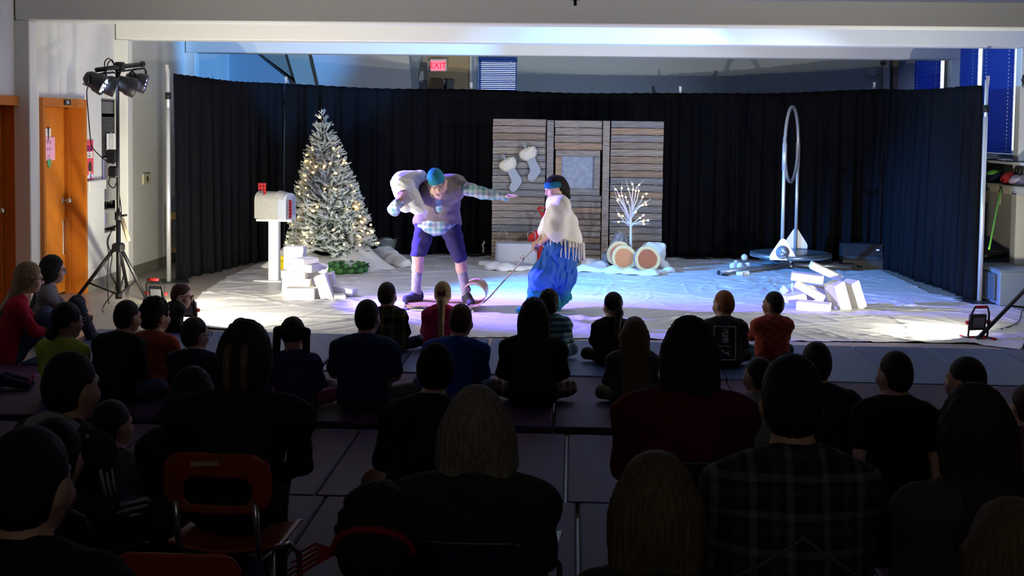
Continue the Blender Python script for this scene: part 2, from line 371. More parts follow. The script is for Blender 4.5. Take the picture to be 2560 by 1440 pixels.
m = MB(); m.box((0,YR-.1,ZC/2), (11.6,.2,ZC)); struct(m.build('wall_rear', M_rear), 'rear wall behind the audience')
# right wall with windows
yr = lambda px, py=250: atX(px, py, XR).y
zs = atX(2500,384,XR).z; zt = 3.05
WIN = [(yr(2544),yr(2461)), (yr(2452),yr(2376)), (yr(2358),yr(2290))]
WIN = [(min(a,b),max(a,b)) for a,b in WIN]
WIN.append((WIN[0][0]-2.5, WIN[0][0]-.45))
m = MB()
for a, b, c, d in decompose(YR, YB, 0, ZC, [(a,b,zs,zt) for a,b in WIN]): m.box((XR+.15,(a+b)/2,(c+d)/2), (.3,b-a,d-c))
struct(m.build('wall_right', mat('beige_window_wall', (.55,.54,.48), .7, vary=.08, vscale=2)), 'window wall on the right of the hall')
M_glass = bpy.data.materials.new('window_glass'); M_glass.use_nodes = True; nt = M_glass.node_tree; nt.nodes.clear()
_o = nt.nodes.new('ShaderNodeOutputMaterial'); _m = nt.nodes.new('ShaderNodeMixShader'); _m.inputs[0].default_value = .06
_a = nt.nodes.new('ShaderNodeBsdfTransparent'); _b = nt.nodes.new('ShaderNodeBsdfGlossy'); _b.inputs['Roughness'].default_value = .03
nt.links.new(_a.outputs[0], _m.inputs[1]); nt.links.new(_b.outputs[0], _m.inputs[2]); nt.links.new(_m.outputs[0], _o.inputs[0])
def translucent(m, col, fac):
    nt = m.node_tree; o = nt.nodes['Material Output']; b = nt.nodes['Principled BSDF']; t = nt.nodes.new('ShaderNodeBsdfTranslucent'); t.inputs[0].default_value = tuple(col)+(1,)
    x = nt.nodes.new('ShaderNodeMixShader'); x.inputs[0].default_value = fac; nt.links.new(b.outputs[0], x.inputs[1]); nt.links.new(t.outputs[0], x.inputs[2]); nt.links.new(x.outputs[0], o.inputs[0])
M_blind = mat('blue_blind_slats', (.035,.13,.50), .45, spec=.5); translucent(M_blind, (.02,.10,.55), .45)
M_cord = mat('white_ladder_cord', (.75,.80,.88), .7)
def blind(o, wid, z0, z1, ux, uy, lab, n=None, gap=.0):
    """venetian blind: ux along the width, uy towards the room"""
    t = empty('window_blind', o, lab, 'blind', 'blue window blinds'); n = n or int((z1-z0)/.022); s = MB(); ux, uy = Vector(ux), Vector(uy)
    for i in range(n):
        z = z0+(i+.5)*(z1-z0)/n-o[2]; tl = .56*(z1-z0)/n+.0008*math.sin(i*1.7)
        a = [ux*(-wid/2)+uy*-.008+Vector((0,0,z+tl)), ux*(wid/2)+uy*-.008+Vector((0,0,z+tl)), ux*(wid/2)+uy*.008+Vector((0,0,z-tl+gap)), ux*(-wid/2)+uy*.008+Vector((0,0,z-tl+gap))]
        b = [p+uy*.002+Vector((0,0,.001)) for p in a]; s.add(a+b, [(0,1,2,3),(7,6,5,4),(0,4,5,1),(1,5,6,2),(2,6,7,3),(3,7,4,0)])
    setp(s.build('slats', M_blind, t), kind='stuff')
    hd = MB(); R = Matrix((ux,uy,Vector((0,0,1)))).transposed(); hd.bbox((0,0,z1-o[2]+.02), (wid,.04,.04), R, .004); hd.build('headrail', M_blind, t)
    br = MB(); br.bbox((0,0,z0-o[2]-.012), (wid,.025,.02), R, .004); br.build('bottom_rail', M_blind, t)
    for q in (-.36,.36):
        c = MB(); N = 24
        for i in range(int((z1-z0)/.045)): c.box(ux*(q*wid)+uy*.012+Vector((0,0,z0-o[2]+.02+i*.045)), (.008,.008,.018))
        setp(c.build('ladder_cord', M_cord, t), kind='stuff')
    return t
for i, (a, b) in enumerate(WIN):
    t = struct(empty('window_%d'%(i+1), (XR,(a+b)/2,zs)), ['window nearest the right drape pole','second window along the right wall','window in the far right corner','window beside the front row near the right edge'][i]); W = b-a; H = zt-zs; f = MB()
    for y in (-W/2+.02, W/2-.02): f.box((.2,y,H/2), (.06,.04,H))
    f.box((.2,0,.02), (.06,W,.04)); f.box((.2,0,H-.02), (.06,W,.04)); f.build('window_frame', M_white, t)
    g = MB(); g.box((.2,0,H/2), (.006,W-.08,H-.08)); g.build('pane', M_glass, t)
    blind(Vector((XR-.03,(a+b)/2+.03,zs)), W-.05, zs+.03, zt-.02, (0,1,0), (-1,0,0), ['closed blue blind on the window nearest the drape pole', 'closed blue blind on the second window above the drape corner', 'short looking blue blind on the far corner window', 'blue blind on the window beside the front row, mostly outside the photo'][i])
o = Vector(((wy0+wy1)/2, YB, wz0)); t = struct(empty('window_5', o), 'window in the back wall beside the exit sign'); f = MB(); W = wy1-wy0; H = wz1-wz0
for x in (-W/2+.015, W/2-.015): f.box((x,.2,H/2), (.03,.06,H))
f.box((0,.2,.02), (W,.06,.04)); f.box((0,.2,H-.02), (W,.06,.04)); f.build('window_frame', M_white, t)
g = MB(); g.box((0,.2,H/2), (W-.06,.006,H-.06)); g.build('pane', M_glass, t)
blind(o+Vector((0,-.03,0)), W-.01, wz0+.03, wz1-.02, (1,0,0), (0,-1,0), 'half open blue blind on the back wall beside the exit sign', n=int(H/.03), gap=.011)
# pale reveal strip left of the back window
# window sill shelf and lower wall on the right
y0s, y1s = 12.9, 16.6
m = MB(); m.bbox((XR-.09,(y0s+y1s)/2,zs-.09), (.26,y1s-y0s,.03), b=.006); struct(m.build('trim_14', M_white), 'white window sill on the right wall')
# exit sign
p = at(1096,163,YB-.16); t = empty('exit_sign', p, 'lit red exit sign in a white box on the tan panel', 'sign')
m = MB(); m.bbox((0,0,0), (.26,.08,.195), b=.008); m.bbox((-.15,.02,-.01), (.03,.05,.15), b=.004); m.build('sign_box', M_white, t)
m = MB(); m.bbox((0,-.043,-.01), (.215,.008,.145), b=.003); m.build('lit_face', mat('sign_red_light', (.9,.1,.12), emit=(1,.10,.16), estr=2.2), t)
text_obj('sign_letters', 'EXIT', .125, mat('sign_letter_red', (.5,0,.01), emit=(.75,0,.02), estr=1.0), t, frame_mat((0,-.0485,-.01), (1,0,0), (0,0,1)), .001)
# small wall bracket speaker
p = at(1120,212,YB-.35); t = empty('bracket_speaker', p, 'small dark speaker on a bracket high on the tan panel', 'speaker')
m = MB(); m.bbox((.01,0,0), (.13,.12,.2), R3(.1,.1,.5), .012); m.build('speaker_box', mat('dark_grey_plastic', (.06,.06,.065), .5), t)
m = MB(); m.bbox((-.05,.12,0), (.03,.3,.14), b=.004); m.build('bracket', M_steel, t)
m = MB(); m.lathe([(.0,.0),(.045,.004),(.05,.012)], 14, (-.02,-.06,-.03), R3(PI/2,0,.5)); m.build('speaker_cone', M_dark, t)
# switch box and pipes in the back right corner
p = at(2180,181,YB-.04); t = empty('switch_box', p, 'grey electrical box with conduit on the back wall near the right corner', 'electrical box')
m = MB(); m.bbox((0,0,0), (.13,.07,.12), b=.01); m.build('cover', mat('grey_box_paint', (.5,.53,.55), .5), t)
m = MB(); m.tube([(.06,.0,-.01),(.14,0,-.02),(.22,0,0),(.25,0,.05)], .012, 8); m.tube([(.06,.0,.02),(.16,0,.015),(.22,0,.03),(.25,0,.08)], .009, 8); m.build('conduit', M_steel, t)
p = at(2216,200,YB-.08); m = MB(); m.cyl((p.x,YB-.08,1.0),(p.x,YB-.08,ZC),.05,n=12); struct(m.build('trim_15', mat('pipe_paint', (.45,.52,.58), .5)), 'thick pipe in the back right corner')
p = at(2238,200,YB-.1); m = MB(); m.box((p.x,YB-.06,ZC/2), (.08,.12,ZC)); struct(m.build('trim_16', mat('brown_post', (.30,.25,.18), .6)), 'brown post in the back right corner')
p = at(2206,158,YB-.1); t = empty('pipe_valve', p, 'small dark valve on the wall above the grey electrical box', 'valve')
m = MB(); m.cyl((0,.05,0),(0,-.05,0),.02,n=10); m.build('valve_body', M_dark, t); m = MB(); m.tube([(.04*math.cos(a*PI/4),-.05,.04*math.sin(a*PI/4)) for a in range(8)], .008, 6, closed=True); m.build('handwheel', M_dark, t)
# ---- left wall fittings
def wallL(px, py): return atX(px, py, XL+.004)
def on_wall(name, px0, px1, py0, py1, lab, cat, mm, X=XL+.006, th=.004, group=None, parent=None, tilt=0.):
    a, b = atX(px0,(py0+py1)/2,X), atX(px1,(py0+py1)/2,X); zt_, zb_ = atX((px0+px1)/2,py0,X).z, atX((px0+px1)/2,py1,X).z
    o = Vector((X,(a.y+b.y)/2,(zt_+zb_)/2)); t = empty(name, o, lab, cat, group); m = MB(); m.box((0,0,0), (th,abs(b.y-a.y),zt_-zb_), Matrix.Rotation(tilt,3,'X')); m.build('sheet', mm, t); return t, abs(b.y-a.y), zt_-zb_
XD = XL-.178
t, W, H = on_wall('paper_sign', 106, 137, 343, 401, 'pink paper sign with handwriting taped to the orange door', 'sign', mat('pink_paper', (.85,.42,.58), .8), XD)
Mink = mat('violet_ink', (.30,.16,.42), .8)
for s, z in (('Ne pas',.3),('entrer',.0),('svp',-.3)): text_obj('handwriting', s, H*.21, Mink, t, frame_mat((.0025,.0,z*H), (0,1,0), (0,0,1)) @ Matrix.Diagonal((.9,1.15,1,1)), .0003)
t, W, H = on_wall('washroom_sign', 113, 127, 321, 342, 'small white washroom pictogram sign above the pink paper', 'sign', M_paper, XD)
m = MB(); m.ball((.003,0,H*.3), .014, 8, (.3,1,1)); m.prism([(-.02,.05),(.02,.05),(.006,-.10),(-.006,-.10)], (.0025,0,H*.08), (0,1,0), (0,0,1), .002); m.build('pictogram', M_dark, t)
t, W, H = on_wall('heart_cutout', 116, 129, 401, 415, 'green paper heart below the pink sign', 'decoration', mat('green_paper', (.12,.38,.16), .8), XD)
t.children[0].scale = (1,.4,.4); m = MB(); m.prism([(0,-.06),(.045,-.005),(.05,.03),(.03,.05),(0,.035),(-.03,.05),(-.05,.03),(-.045,-.005)], (.002,0,0), (0,1,0), (0,0,1), .003); m.build('heart', MATS['green_paper'], t)
M_red = mat('poster_red', (.72,.07,.10), .6)
t, W, H = on_wall('hygiene_poster', 211, 233, 350, 450, 'red poster with a masked person beside the orange door', 'poster', M_red)
m = MB(); m.box((.003,-.02*W,.29*H), (.003,W*.72,H*.13)); m.build('purple_band', mat('poster_purple', (.13,.01,.10), .6), t)
m = MB(); m.box((.003,0,.175*H), (.003,W*.8,H*.065)); m.box((.003,0,.09*H), (.003,W*.8,H*.085)); m.build('white_band', M_paper, t)
for s, z, c, q in (('LAVEZ',.315,M_red,.07),('VOS',.255,M_red,.06),('LES',.175,mat('ink_black',(.02,.02,.03),.7),.06),('MAINS',.09,MATS['ink_black'],.075)):
    text_obj('lettering', s, H*q, c, t, frame_mat((.0052,0,z*H), (0,1,0), (0,0,1)), .0004)
m = MB(); m.ball((.003,.1*W,-.28*H), .055, 10, (.06,.8,1.3)); m.build('printed_face', mat('poster_skin', (.75,.42,.30), .6), t)
m = MB(); m.ball((.0035,.1*W,-.19*H), .062, 10, (.06,.85,1.1)); m.build('printed_hair', mat('poster_hair', (.05,.03,.02), .6), t)
m = MB(); m.prism([(-.4*W,-.46*H),(.42*W,-.46*H),(.40*W,-.36*H),(.1*W,-.345*H),(-.35*W,-.40*H)], (.004,0,0), (0,1,0), (0,0,1), .002); m.build('printed_shirt', mat('poster_shirt', (.75,.78,.85), .6), t)
m = MB(); m.prism([(.05*W,-.46*H),(.25*W,-.46*H),(.18*W,-.345*H),(.1*W,-.345*H)], (.005,0,0), (0,1,0), (0,0,1), .002); m.build('printed_tie', mat('poster_blue', (.06,.08,.35), .6), t)
# drinking fountain
fy = (FT[0]+FT[1])/2; fw = FT[1]-FT[0]; fz0, fz1 = zfa[1], zfa[0]
t = empty('drinking_fountain', (XL,fy,fz0), 'recessed dark drinking fountain with a steel basin on the left wall', 'fountain')
H = fz1-fz0; zg = atX(275,400,XL).z-fz0
m = MB(); m.box((-.24,0,H/2), (.02,fw,H)); m.box((-.12,-fw/2+.01,H/2), (.24,.02,H)); m.box((-.12,fw/2-.01,H/2), (.24,.02,H)); m.box((-.12,0,H-.01), (.24,fw,.02)); m.build('recess', mat('dark_grey_enamel', (.07,.075,.08), .35, spec=.6), t)
m = MB()
for i in range(30): m.box((-.02,0,zg+.05+i*(H-zg-.25)/30), (.02,fw-.06,.008))
m.box((-.03,0,H-.1), (.02,fw-.04,.14)); setp(m.build('grille', mat('grille_grey', (.10,.105,.11), .4), t), kind='stuff')
m = MB(); m.bbox((-.09,0,.16), (.22,fw-.04,.22), b=.04); m.bbox((.01,0,zg-.22), (.03,fw-.02,.5), b=.01); m.build('basin', mat('basin_steel', (.36,.37,.38), .3, .9), t)
m = MB(); m.tube([(-.1,.1,.26),(-.1,.1,.33),(-.07,.06,.36),(-.04,.03,.35)], .012, 8); m.build('spout', M_steel, t)
t, W, H = on_wall('notice_sheet', 267, 287, 334, 398, 'white notice with an oval emblem on the dark fountain grille', 'notice', M_paper, XL+.012)
m = MB(); m.tube([(.003,.055*math.cos(a*PI/12),.12*math.sin(a*PI/12)+.05) for a in range(24)], .004, 6, closed=True); m.tube([(.003,.0,.13),(.003,-.02,.07),(.003,.01,.04),(.003,0,-.03)], .003, 6); m.build('emblem', mat('grey_ink', (.25,.30,.30), .7), t)
# switch plate and timber near the left pole
t, W, H = on_wall('wall_switch', 358, 374, 434, 460, 'cream wall switch plate beside the left drape pole', 'switch', mat('cream_plate', (.62,.58,.42), .5), XL+.01, .02)
m = MB(); m.bbox((.014,0,0), (.014,.03,.06), b=.003); m.build('toggle', M_dark, t)
p = G(423,672); t = empty('timber_easel', (p.x,15.8,0), 'yellowish wooden easel mostly hidden behind the left drape pole', 'easel')
zz = at(423,530,15.8).z; M_pine = mat('pine', (.40,.25,.08), .6, vary=.2, stretch=(1,1,.2)); px_ = at(423,600,15.8).x
for dx in (0,.55): m = MB(); m.bbox((px_-p.x+dx,0,zz/2), (.06,.05,zz), b=.005); m.build('post', M_pine, t)
m = MB(); m.bbox((px_-p.x+.27,0,zz-.05), (.55,.04,.09), b=.005); m.bbox((px_-p.x+.27,0,.25), (.55,.04,.06), b=.005); m.build('crossbar', M_pine, t)
m = MB(); m.tube([(px_-p.x-.01,-.05,.42),(px_-p.x+.03,-.06,.2),(px_-p.x-.01,-.05,.03)], .02, 8); m.build('strap', M_dark, t)
# ---------------------------------------------------------------- drapes on pipe stands
M_drape = mat('black_drape_cloth', (.0042,.0045,.006), .9, spec=.1, bump=.15, bscale=250)
DP = [(433,14.6,2.45),(712,17.6,2.44),(1176,18.4,2.41),(1700,18.5,2.39),(2186,17.95,2.46),(2450,14.2,2.40)]
DP = [(at(px,300,Y).x, Y, h) for px,Y,h in DP]
DL = ['black drape on the left wing of the stage', 'black drape behind the flocked tree', 'black drape behind the performers', 'black drape behind the hoop', 'black drape on the right wing of the stage']
for i in range(5):
    (x0,y0,h0),(x1,y1,h1) = DP[i], DP[i+1]; L = math.hypot(x1-x0,y1-y0); nu, nv = int(L/.02), 26
    u = np.linspace(0,1,nu); v = np.linspace(0,1,nv); U, V = np.meshgrid(u, v, indexing='ij'); S = U*L
    rs = np.random.default_rng(30+i); ph = np.cumsum(rs.uniform(.6,1.4,nu))/nu*L
    amp = (.014+.05*(1-V)**.7)*(.5+.6*np.sin(S*1.9+i)**2)
    wv = np.sin(2*PI*ph[:,None]/.26+.5*np.sin(3*V+S))+.45*np.sin(2*PI*ph[:,None]/.105+1.1)
    nx, ny = (y1-y0)/L, -(x1-x0)/L; s = 1 if ny < 0 else -1; off = amp*wv*s
    if i in (0,4): off = off+0.0
    sag = .025*np.sin(U*PI)**2
    Z = .012+V*((h0+(h1-h0)*U)-sag-.012)+ (V>.99)*.004*np.sin(S*40)
    P = np.stack([x0+(x1-x0)*U+nx*off, y0+(y1-y0)*U+ny*off, Z], -1).reshape(-1,3)
    I = np.arange(nu*nv).reshape(nu,nv); F = np.stack([I[:-1,:-1],I[1:,:-1],I[1:,1:],I[:-1,1:]],-1).reshape(-1,4)
    o = linkmesh('stage_drape', npmesh('stage_drape', P, F), M_drape); setp(o, DL[i], 'curtain', 'black stage drapes')
    md = o.modifiers.new('thick', 'SOLIDIFY'); md.thickness = .004
def pole(x, y, h, lab, front):
    t = empty('drape_pole', (x,y,0), lab, 'pole', 'drape uprights')
    m = MB(); m.cyl((0,0,.01),(0,0,1.95+.1*front),.026,n=16); m.cyl((0,0,1.9),(0,0,h+.05),.021,n=14); m.build('pole_tube', M_alu, t)
    m = MB(); m.cyl((0,0,h-.30),(0,0,h-.22),.034,n=16); m.build('lock_collar', M_dark, t)
    m = MB(); m.bbox((0,0,.006), (.46,.46,.012), rotz(.35), .004); m.build('base_plate', M_dark, t)
    m = MB(); m.prism([(-.02,.10),(.02,.10),(.018,.02),(.0,-.09),(-.012,.02)], (0,-.03,h), (1,0,0), (0,0,1), .008); m.build('hook', M_alu, t)
PLAB = ['silver drape pole at the left end, brightly lit', 'silver pole tip above the drape behind the flocked tree', 'silver hook above the drape below the exit sign', 'silver hook above the drape right of the timber flat', 'silver pole tip above the drape behind the hoop', 'silver drape pole at the right end beside the blue blinds']
for i, (x, y, h) in enumerate(DP):
    e = i in (0,5); d = Vector((0,0,0)) if e else Vector((0,.1,0))
    if i == 0: d = Vector((-.05,-.03,0))
    if i == 5: d = Vector((.05,-.03,0))
    pole(x+d.x, y+d.y, h, PLAB[i], e)
# ---------------------------------------------------------------- white plastic ground sheet with creases
M_sheet = mat('white_plastic_sheet', (.64,.64,.63), .38, spec=.4, bump=.22, bscale=30)
out = [G(*p) for p in [(432,818),(700,836),(1000,843),(1700,851),(2200,857),(2420,861),(2660,890),(2700,815),(2530,772),(2440,752),(2330,735)]]
out += [Vector((DP[4][0]-.05,17.85,0)), Vector((DP[3][0],18.35,0)), Vector((DP[2][0],18.25,0)), Vector((DP[1][0]+.1,17.5,0))] + [G(*p) for p in [(640,660),(560,697),(500,735)]]
op = np.array([(p.x,p.y) for p in out]); lo = op.min(0); hi = op.max(0); h = .022
gx = np.arange(lo[0], hi[0]+h, h); gy = np.arange(lo[1], hi[1]+h, h); X, Y = np.meshgrid(gx, gy, indexing='ij')
def inside(X, Y, P):
    r = np.zeros(X.shape, bool); n = len(P)
    for i in range(n):
        (xa,ya),(xb,yb) = P[i], P[(i+1)%n]
        if ya == yb: continue
        c = ((ya > Y) != (yb > Y)) & (X < (xb-xa)*(Y-ya)/(yb-ya)+xa); r ^= c
    return r
Z = .006+.003*np.sin(X*1.7+.4*Y)*np.sin(Y*2.1)
rs = np.random.default_rng(5)
for k in range(900):
    cx, cy = rs.uniform(lo[0],hi[0]), rs.uniform(lo[1],hi[1]); L = rs.uniform(.2,1.3)
    if cx < -1.6: a = rs.normal(.35,.35)
    elif cx > 2.2: a = rs.normal(-.5,.5)
    else: a = rs.normal(.1,.45)
    if rs.random() < .25: a = rs.uniform(0,PI)
    wd = rs.uniform(.012,.028); hh = rs.uniform(.003,.010); ca, sa = math.cos(a), math.sin(a)
    q = (X-cx)*ca+(Y-cy)*sa; p_ = -(X-cx)*sa+(Y-cy)*ca+.05*np.sin(q*4)
    Z += hh*np.exp(-(p_/wd)**2)*np.clip(1-(q/L)**2,0,1)
pp = [(-1.7,12.2,.45),(-2.6,13.6,.4),(.2,12.0,.35),(3.9,12.3,.5),(2.3,15.2,.5)]
for cx, cy, R in pp:                                              # small puckers radiating from tape points
    an = np.arctan2(Y-cy,X-cx); rr = np.hypot(X-cx,Y-cy); Z += .006*np.sin(an*14+rr*3)*np.exp(-((rr-R)/R)**2)*(rr>.05)
Z = np.maximum(Z, .003)
I = -np.ones(X.shape, int); ins = inside(X, Y, op); cell = ins[:-1,:-1]&ins[1:,:-1]&ins[1:,1:]&ins[:-1,1:]
ids = np.arange(X.size).reshape(X.shape); F = np.stack([ids[:-1,:-1],ids[1:,:-1],ids[1:,1:],ids[:-1,1:]],-1)[cell]
used = np.unique(F); rm = -np.ones(X.size, int); rm[used] = np.arange(len(used))
P = np.stack([X,Y,Z],-1).reshape(-1,3)[used]
o = linkmesh('ground_sheet', npmesh('ground_sheet', P, rm[F]), M_sheet); setp(o, 'creased white plastic sheet spread over the stage floor', 'ground sheet')

# ---------------------------------------------------------------- timber flat with window
YF = 17.45
M_plank = mat('weathered_plank', (.32,.28,.235), .75, vary=.4, vscale=5, stretch=(1,4,9), bump=.4, bscale=18)
nt = M_plank.node_tree; b = nt.nodes['Principled BSDF']; src = b.inputs['Base Color'].links[0].from_socket
oi = nt.nodes.new('ShaderNodeObjectInfo'); rp = nt.nodes.new('ShaderNodeValToRGB'); rp.color_ramp.elements[0].color = (.60,.70,.82,1); rp.color_ramp.elements[1].color = (1.25,1.0,.72,1)
e = rp.color_ramp.elements.new(.45); e.color = (1.0,.98,.95,1); e = rp.color_ramp.elements.new(.75); e.color = (.72,.62,.52,1)
mx = nt.nodes.new('ShaderNodeMix'); mx.data_type = 'RGBA'; mx.blend_type = 'MULTIPLY'; mx.inputs['Factor'].default_value = 1
nt.links.new(oi.outputs['Random'], rp.inputs[0]); nt.links.new(src, mx.inputs[6]); nt.links.new(rp.outputs[0], mx.inputs[7]); nt.links.new(mx.outputs[2], b.inputs['Base Color'])
fx = lambda px: at(px,480,YF).x
x0, x1 = fx(1230), fx(1657); H = 1.985
flat = empty('timber_flat', (0,YF,0), 'weathered plank stage wall with a small square window', 'stage wall')
def planks(px0, px1, z0, z1, n, skip=None, lean=0):
    a, bb = fx(px0), fx(px1); dz = (z1-z0)/n; me = None
    for i in range(n):
        z = z0+(i+.5)*dz
        if skip and skip[0] < z < skip[1]: continue
        m = MB(); j = random.uniform(-.004,.004); m.bbox((0,0,0), (bb-a-.006-abs(j),.02,dz-.007), R3(0,random.uniform(-.003,.003),0), .004)
        m.build('plank', M_plank, flat, ((a+bb)/2+j, random.uniform(-.006,.006), z))
planks(1230,1364,0.02,H,20); planks(1524,1657,.02,H-.01,20)
wz0, wz1 = at(1445,487,YF).z, at(1445,376,YF).z
planks(1384,1504,.02,wz0-.005,11); planks(1384,1504,wz1+.005,H-.012,4)
for px in (1374,1513.5):
    m = MB(); m.bbox((fx(px),-.025,H/2-.004), (.094,.045,H-.02), b=.006); m.build('upright_post', M_plank, flat)
for px in (1248,1440,1640): m = MB(); m.box((fx(px),.04,H/2), (.05,.05,H-.05)); m.build('rear_batten', M_plank, flat)
wf = MB(); a, bb = fx(1388), fx(1499); wf.box(((a+bb)/2,.035,(wz0+wz1)/2), (bb-a,.01,wz1-wz0)); wf.build('window_backing', M_plank, flat)
pn = MB(); pn.bbox((fx(1443),.015,(wz0+wz1)/2), (fx(1487)-fx(1398),.02,wz1-wz0-.12), b=.006); pn.build('window_felt', mat('blue_grey_felt', (.32,.37,.44), .95, vary=.25, vscale=14, bump=.5, bscale=60), flat)
for z in (wz0+.04, wz1-.04): m = MB(); m.bbox(((a+bb)/2,-.02,z), (bb-a,.03,.085), b=.005); m.build('window_board', M_plank, flat)
for x in (a+.04, bb-.04): m = MB(); m.bbox((x,-.02,(wz0+wz1)/2), (.082,.028,wz1-wz0-.175), b=.005); m.build('window_board', M_plank, flat)
# stockings
M_felt = mat('grey_felt', (.34,.38,.44), .95, bump=.3, bscale=90); M_fur = mat('cream_fur', (.72,.68,.58), .95, bump=.6, bscale=120)
def stocking(px, py, tilt, lab, mirror=1):
    p = at(px,py,YF-.075); t = empty('christmas_stocking', p, lab, 'stocking', 'stockings on the timber flat'); R = Matrix.Rotation(tilt,3,'Y')
    out = [(-.06,.0),(.06,.0),(.065,-.17),(.075,-.22),(.06,-.28),(.0,-.315),(-.055,-.345),(-.105,-.355),(-.135,-.335),(-.145,-.29),(-.125,-.25),(-.075,-.215),(-.06,-.17)]
    m = MB(); ux, uz = R @ Vector((-mirror*1.0,0,0)), R @ Vector((0,0,1)); m.prism([(x,z) for x,z in out], Vector((0,.012,0)), ux, uz, .028*mirror)
    o = m.build('sock', M_felt, t); md = o.modifiers.new('soft','BEVEL'); md.width = .008; md.segments = 2
    s = SDF(); c = R @ Vector((0,0,.03)); a = R @ Vector((-.06,0,.04)); bq = R @ Vector((.06,0,.04)); s.cone(a,bq,.066,.066,k=.03); s.cone(a*.9+R@Vector((0,0,-.05)),bq*.9+R@Vector((0,0,-.05)),.045,k=.03)
    o = linkmesh('fur_cuff', s.mesh('fur_cuff',.008,lump=(.006,75)), M_fur, t)
    m = MB(); m.tube([R@Vector((0,-.02,.09)),R@Vector((-.012,-.01,.15)),R@Vector((.0,.0,.19)),R@Vector((.012,-.01,.15)),R@Vector((.0,-.02,.09))], .008, 6); m.build('hanging_loop', M_felt, t)
stocking(1272,415,-.50, 'lower left grey felt stocking with cream fur cuff on the timber flat', -1)
stocking(1322,388,-.42, 'upper grey felt stocking with cream fur cuff nearer the small window', -1)

# ---------------------------------------------------------------- flocked tree
M_flock = mat('white_flock', (.66,.72,.70), .9); M_needle = mat('dark_green_needles', (.035,.075,.045), .8); M_bark = mat('brown_bark', (.10,.07,.045), .9, bump=.6, bscale=30)
M_bulb = mat('warm_bulb', (1,.8,.4), emit=(1,.55,.16), estr=6)
TB = at(826,668,16.4); TB.z = 0
TH = at(803,274,16.4).z
tree = empty('christmas_tree', TB, 'flocked white artificial christmas tree with warm lights', 'tree')
def branch_mesh(seed):
    r = random.Random(seed); m = MB(); m.cur = 1; m.tube([(0,0,-.02),(0,.16,.02),(0,.36,.05)], [.008,.006,.003], 5)
    fing = [((0,.2,.03),(0,.42,.07),.15)]
    for q in range(4): yy = .07+.075*q; sd = 1 if q%2 else -1; fing.append(((0,yy,.015),(sd*.13,yy+.12,.03+r.uniform(-.03,.04)),.12))
    for a, b, L in fing:
        a, b = Vector(a), Vector(b); ax = (b-a).normalized(); m.cur = 0; m.tube([a,(a+b)/2,b+ax*.015],[.010,.020,.006],6)
        for k in range(34):
            t = r.random(); o = a.lerp(b, t); d = Vector((r.gauss(0,1),r.gauss(0,1),r.gauss(0,1))); d = (d-ax*d.dot(ax)).normalized()*.9+ax*.8; d.normalize()
            l = r.uniform(.03,.052); sd = d.cross(Vector((r.random(),r.random(),r.random()))).normalized()*.0065
            m.cur = 0 if (d.z > -.05 or r.random() < .15) else 1
            m.add([o-sd, o+sd, o+d*l+sd*.4, o+d*l-sd*.4], [(0,1,2,3)])
    return m
bms = []
for sd in range(4):
    o = branch_mesh(sd).build('branch', [M_flock,M_needle], tree); bms.append(o.data); bpy.data.objects.remove(o)
leanx = at(803,274,16.4).x-TB.x
def crown(z): q = max(0,(z-.27)/(TH-.27)); return .60*(1-q)**.92+.015
nb = 0; ga = 2.39996
zs_ = []
while len(zs_) < 284:
    z = .27+(TH-.30)*(1-math.sqrt(random.random()))*1.0
    if z < TH-.06: zs_.append(z)
zs_.sort()
for i, z in enumerate(zs_):
    R = crown(z); a = i*ga+random.uniform(-.2,.2); q = (z-.27)/(TH-.27); sc = max(.22, min(1.15, R/.46+.12)); tip = R*random.uniform(.86,1.06); ln = .44*sc
    el = .10+.55*q+random.uniform(-.1,.2)+(.0 if z>.45 else -.15); r0 = max(0, tip-ln*math.cos(el)); cxx = leanx*q
    o = linkmesh('branch', bms[i%4], None, tree, (cxx+math.sin(a)*r0, math.cos(a)*r0, z-.0-(.04 if q<.6 else 0)), (el, random.uniform(-.5,.5), -a)); o.scale = (sc,sc,sc)
o = linkmesh('branch', bms[0], None, tree, (leanx*.95,0,TH-.12), (1.45,0,0)); o.scale = (.3,.3,.3)
m = MB(); m.tube([(0,0,.0),(leanx*.5,0,TH*.5),(leanx*.97,0,TH-.06)], [.035,.022,.006], 8); m.build('trunk', M_bark, tree)
m = MB()
for k in range(3): a = k*2.1; m.tube([(0,0,.12),(.25*math.cos(a),.25*math.sin(a),.012)], .012, 6)
m.build('tree_stand', M_dark, tree)
m = MB(); m.ball((0,0,0), .0145, 8); bl = m.build('light_bulb', M_bulb, tree); bme = bl.data; bpy.data.objects.remove(bl)
for i in range(92):
    q = (1-math.sqrt(1-random.random()*.97))**1.0; z = .30+(TH-.36)*q; a = random.uniform(-.6*PI,.6*PI)+PI; R = crown(z)*random.uniform(.9,1.05)
    if i == 0: z, a, R = TH-.10, PI+.4, .05
    o = linkmesh('light_bulb', bme, None, tree, (leanx*(z-.27)/(TH-.27)+math.sin(a)*R, math.cos(a)*R, z)); s = random.uniform(.7,1.25); o.scale = (s,s,s)
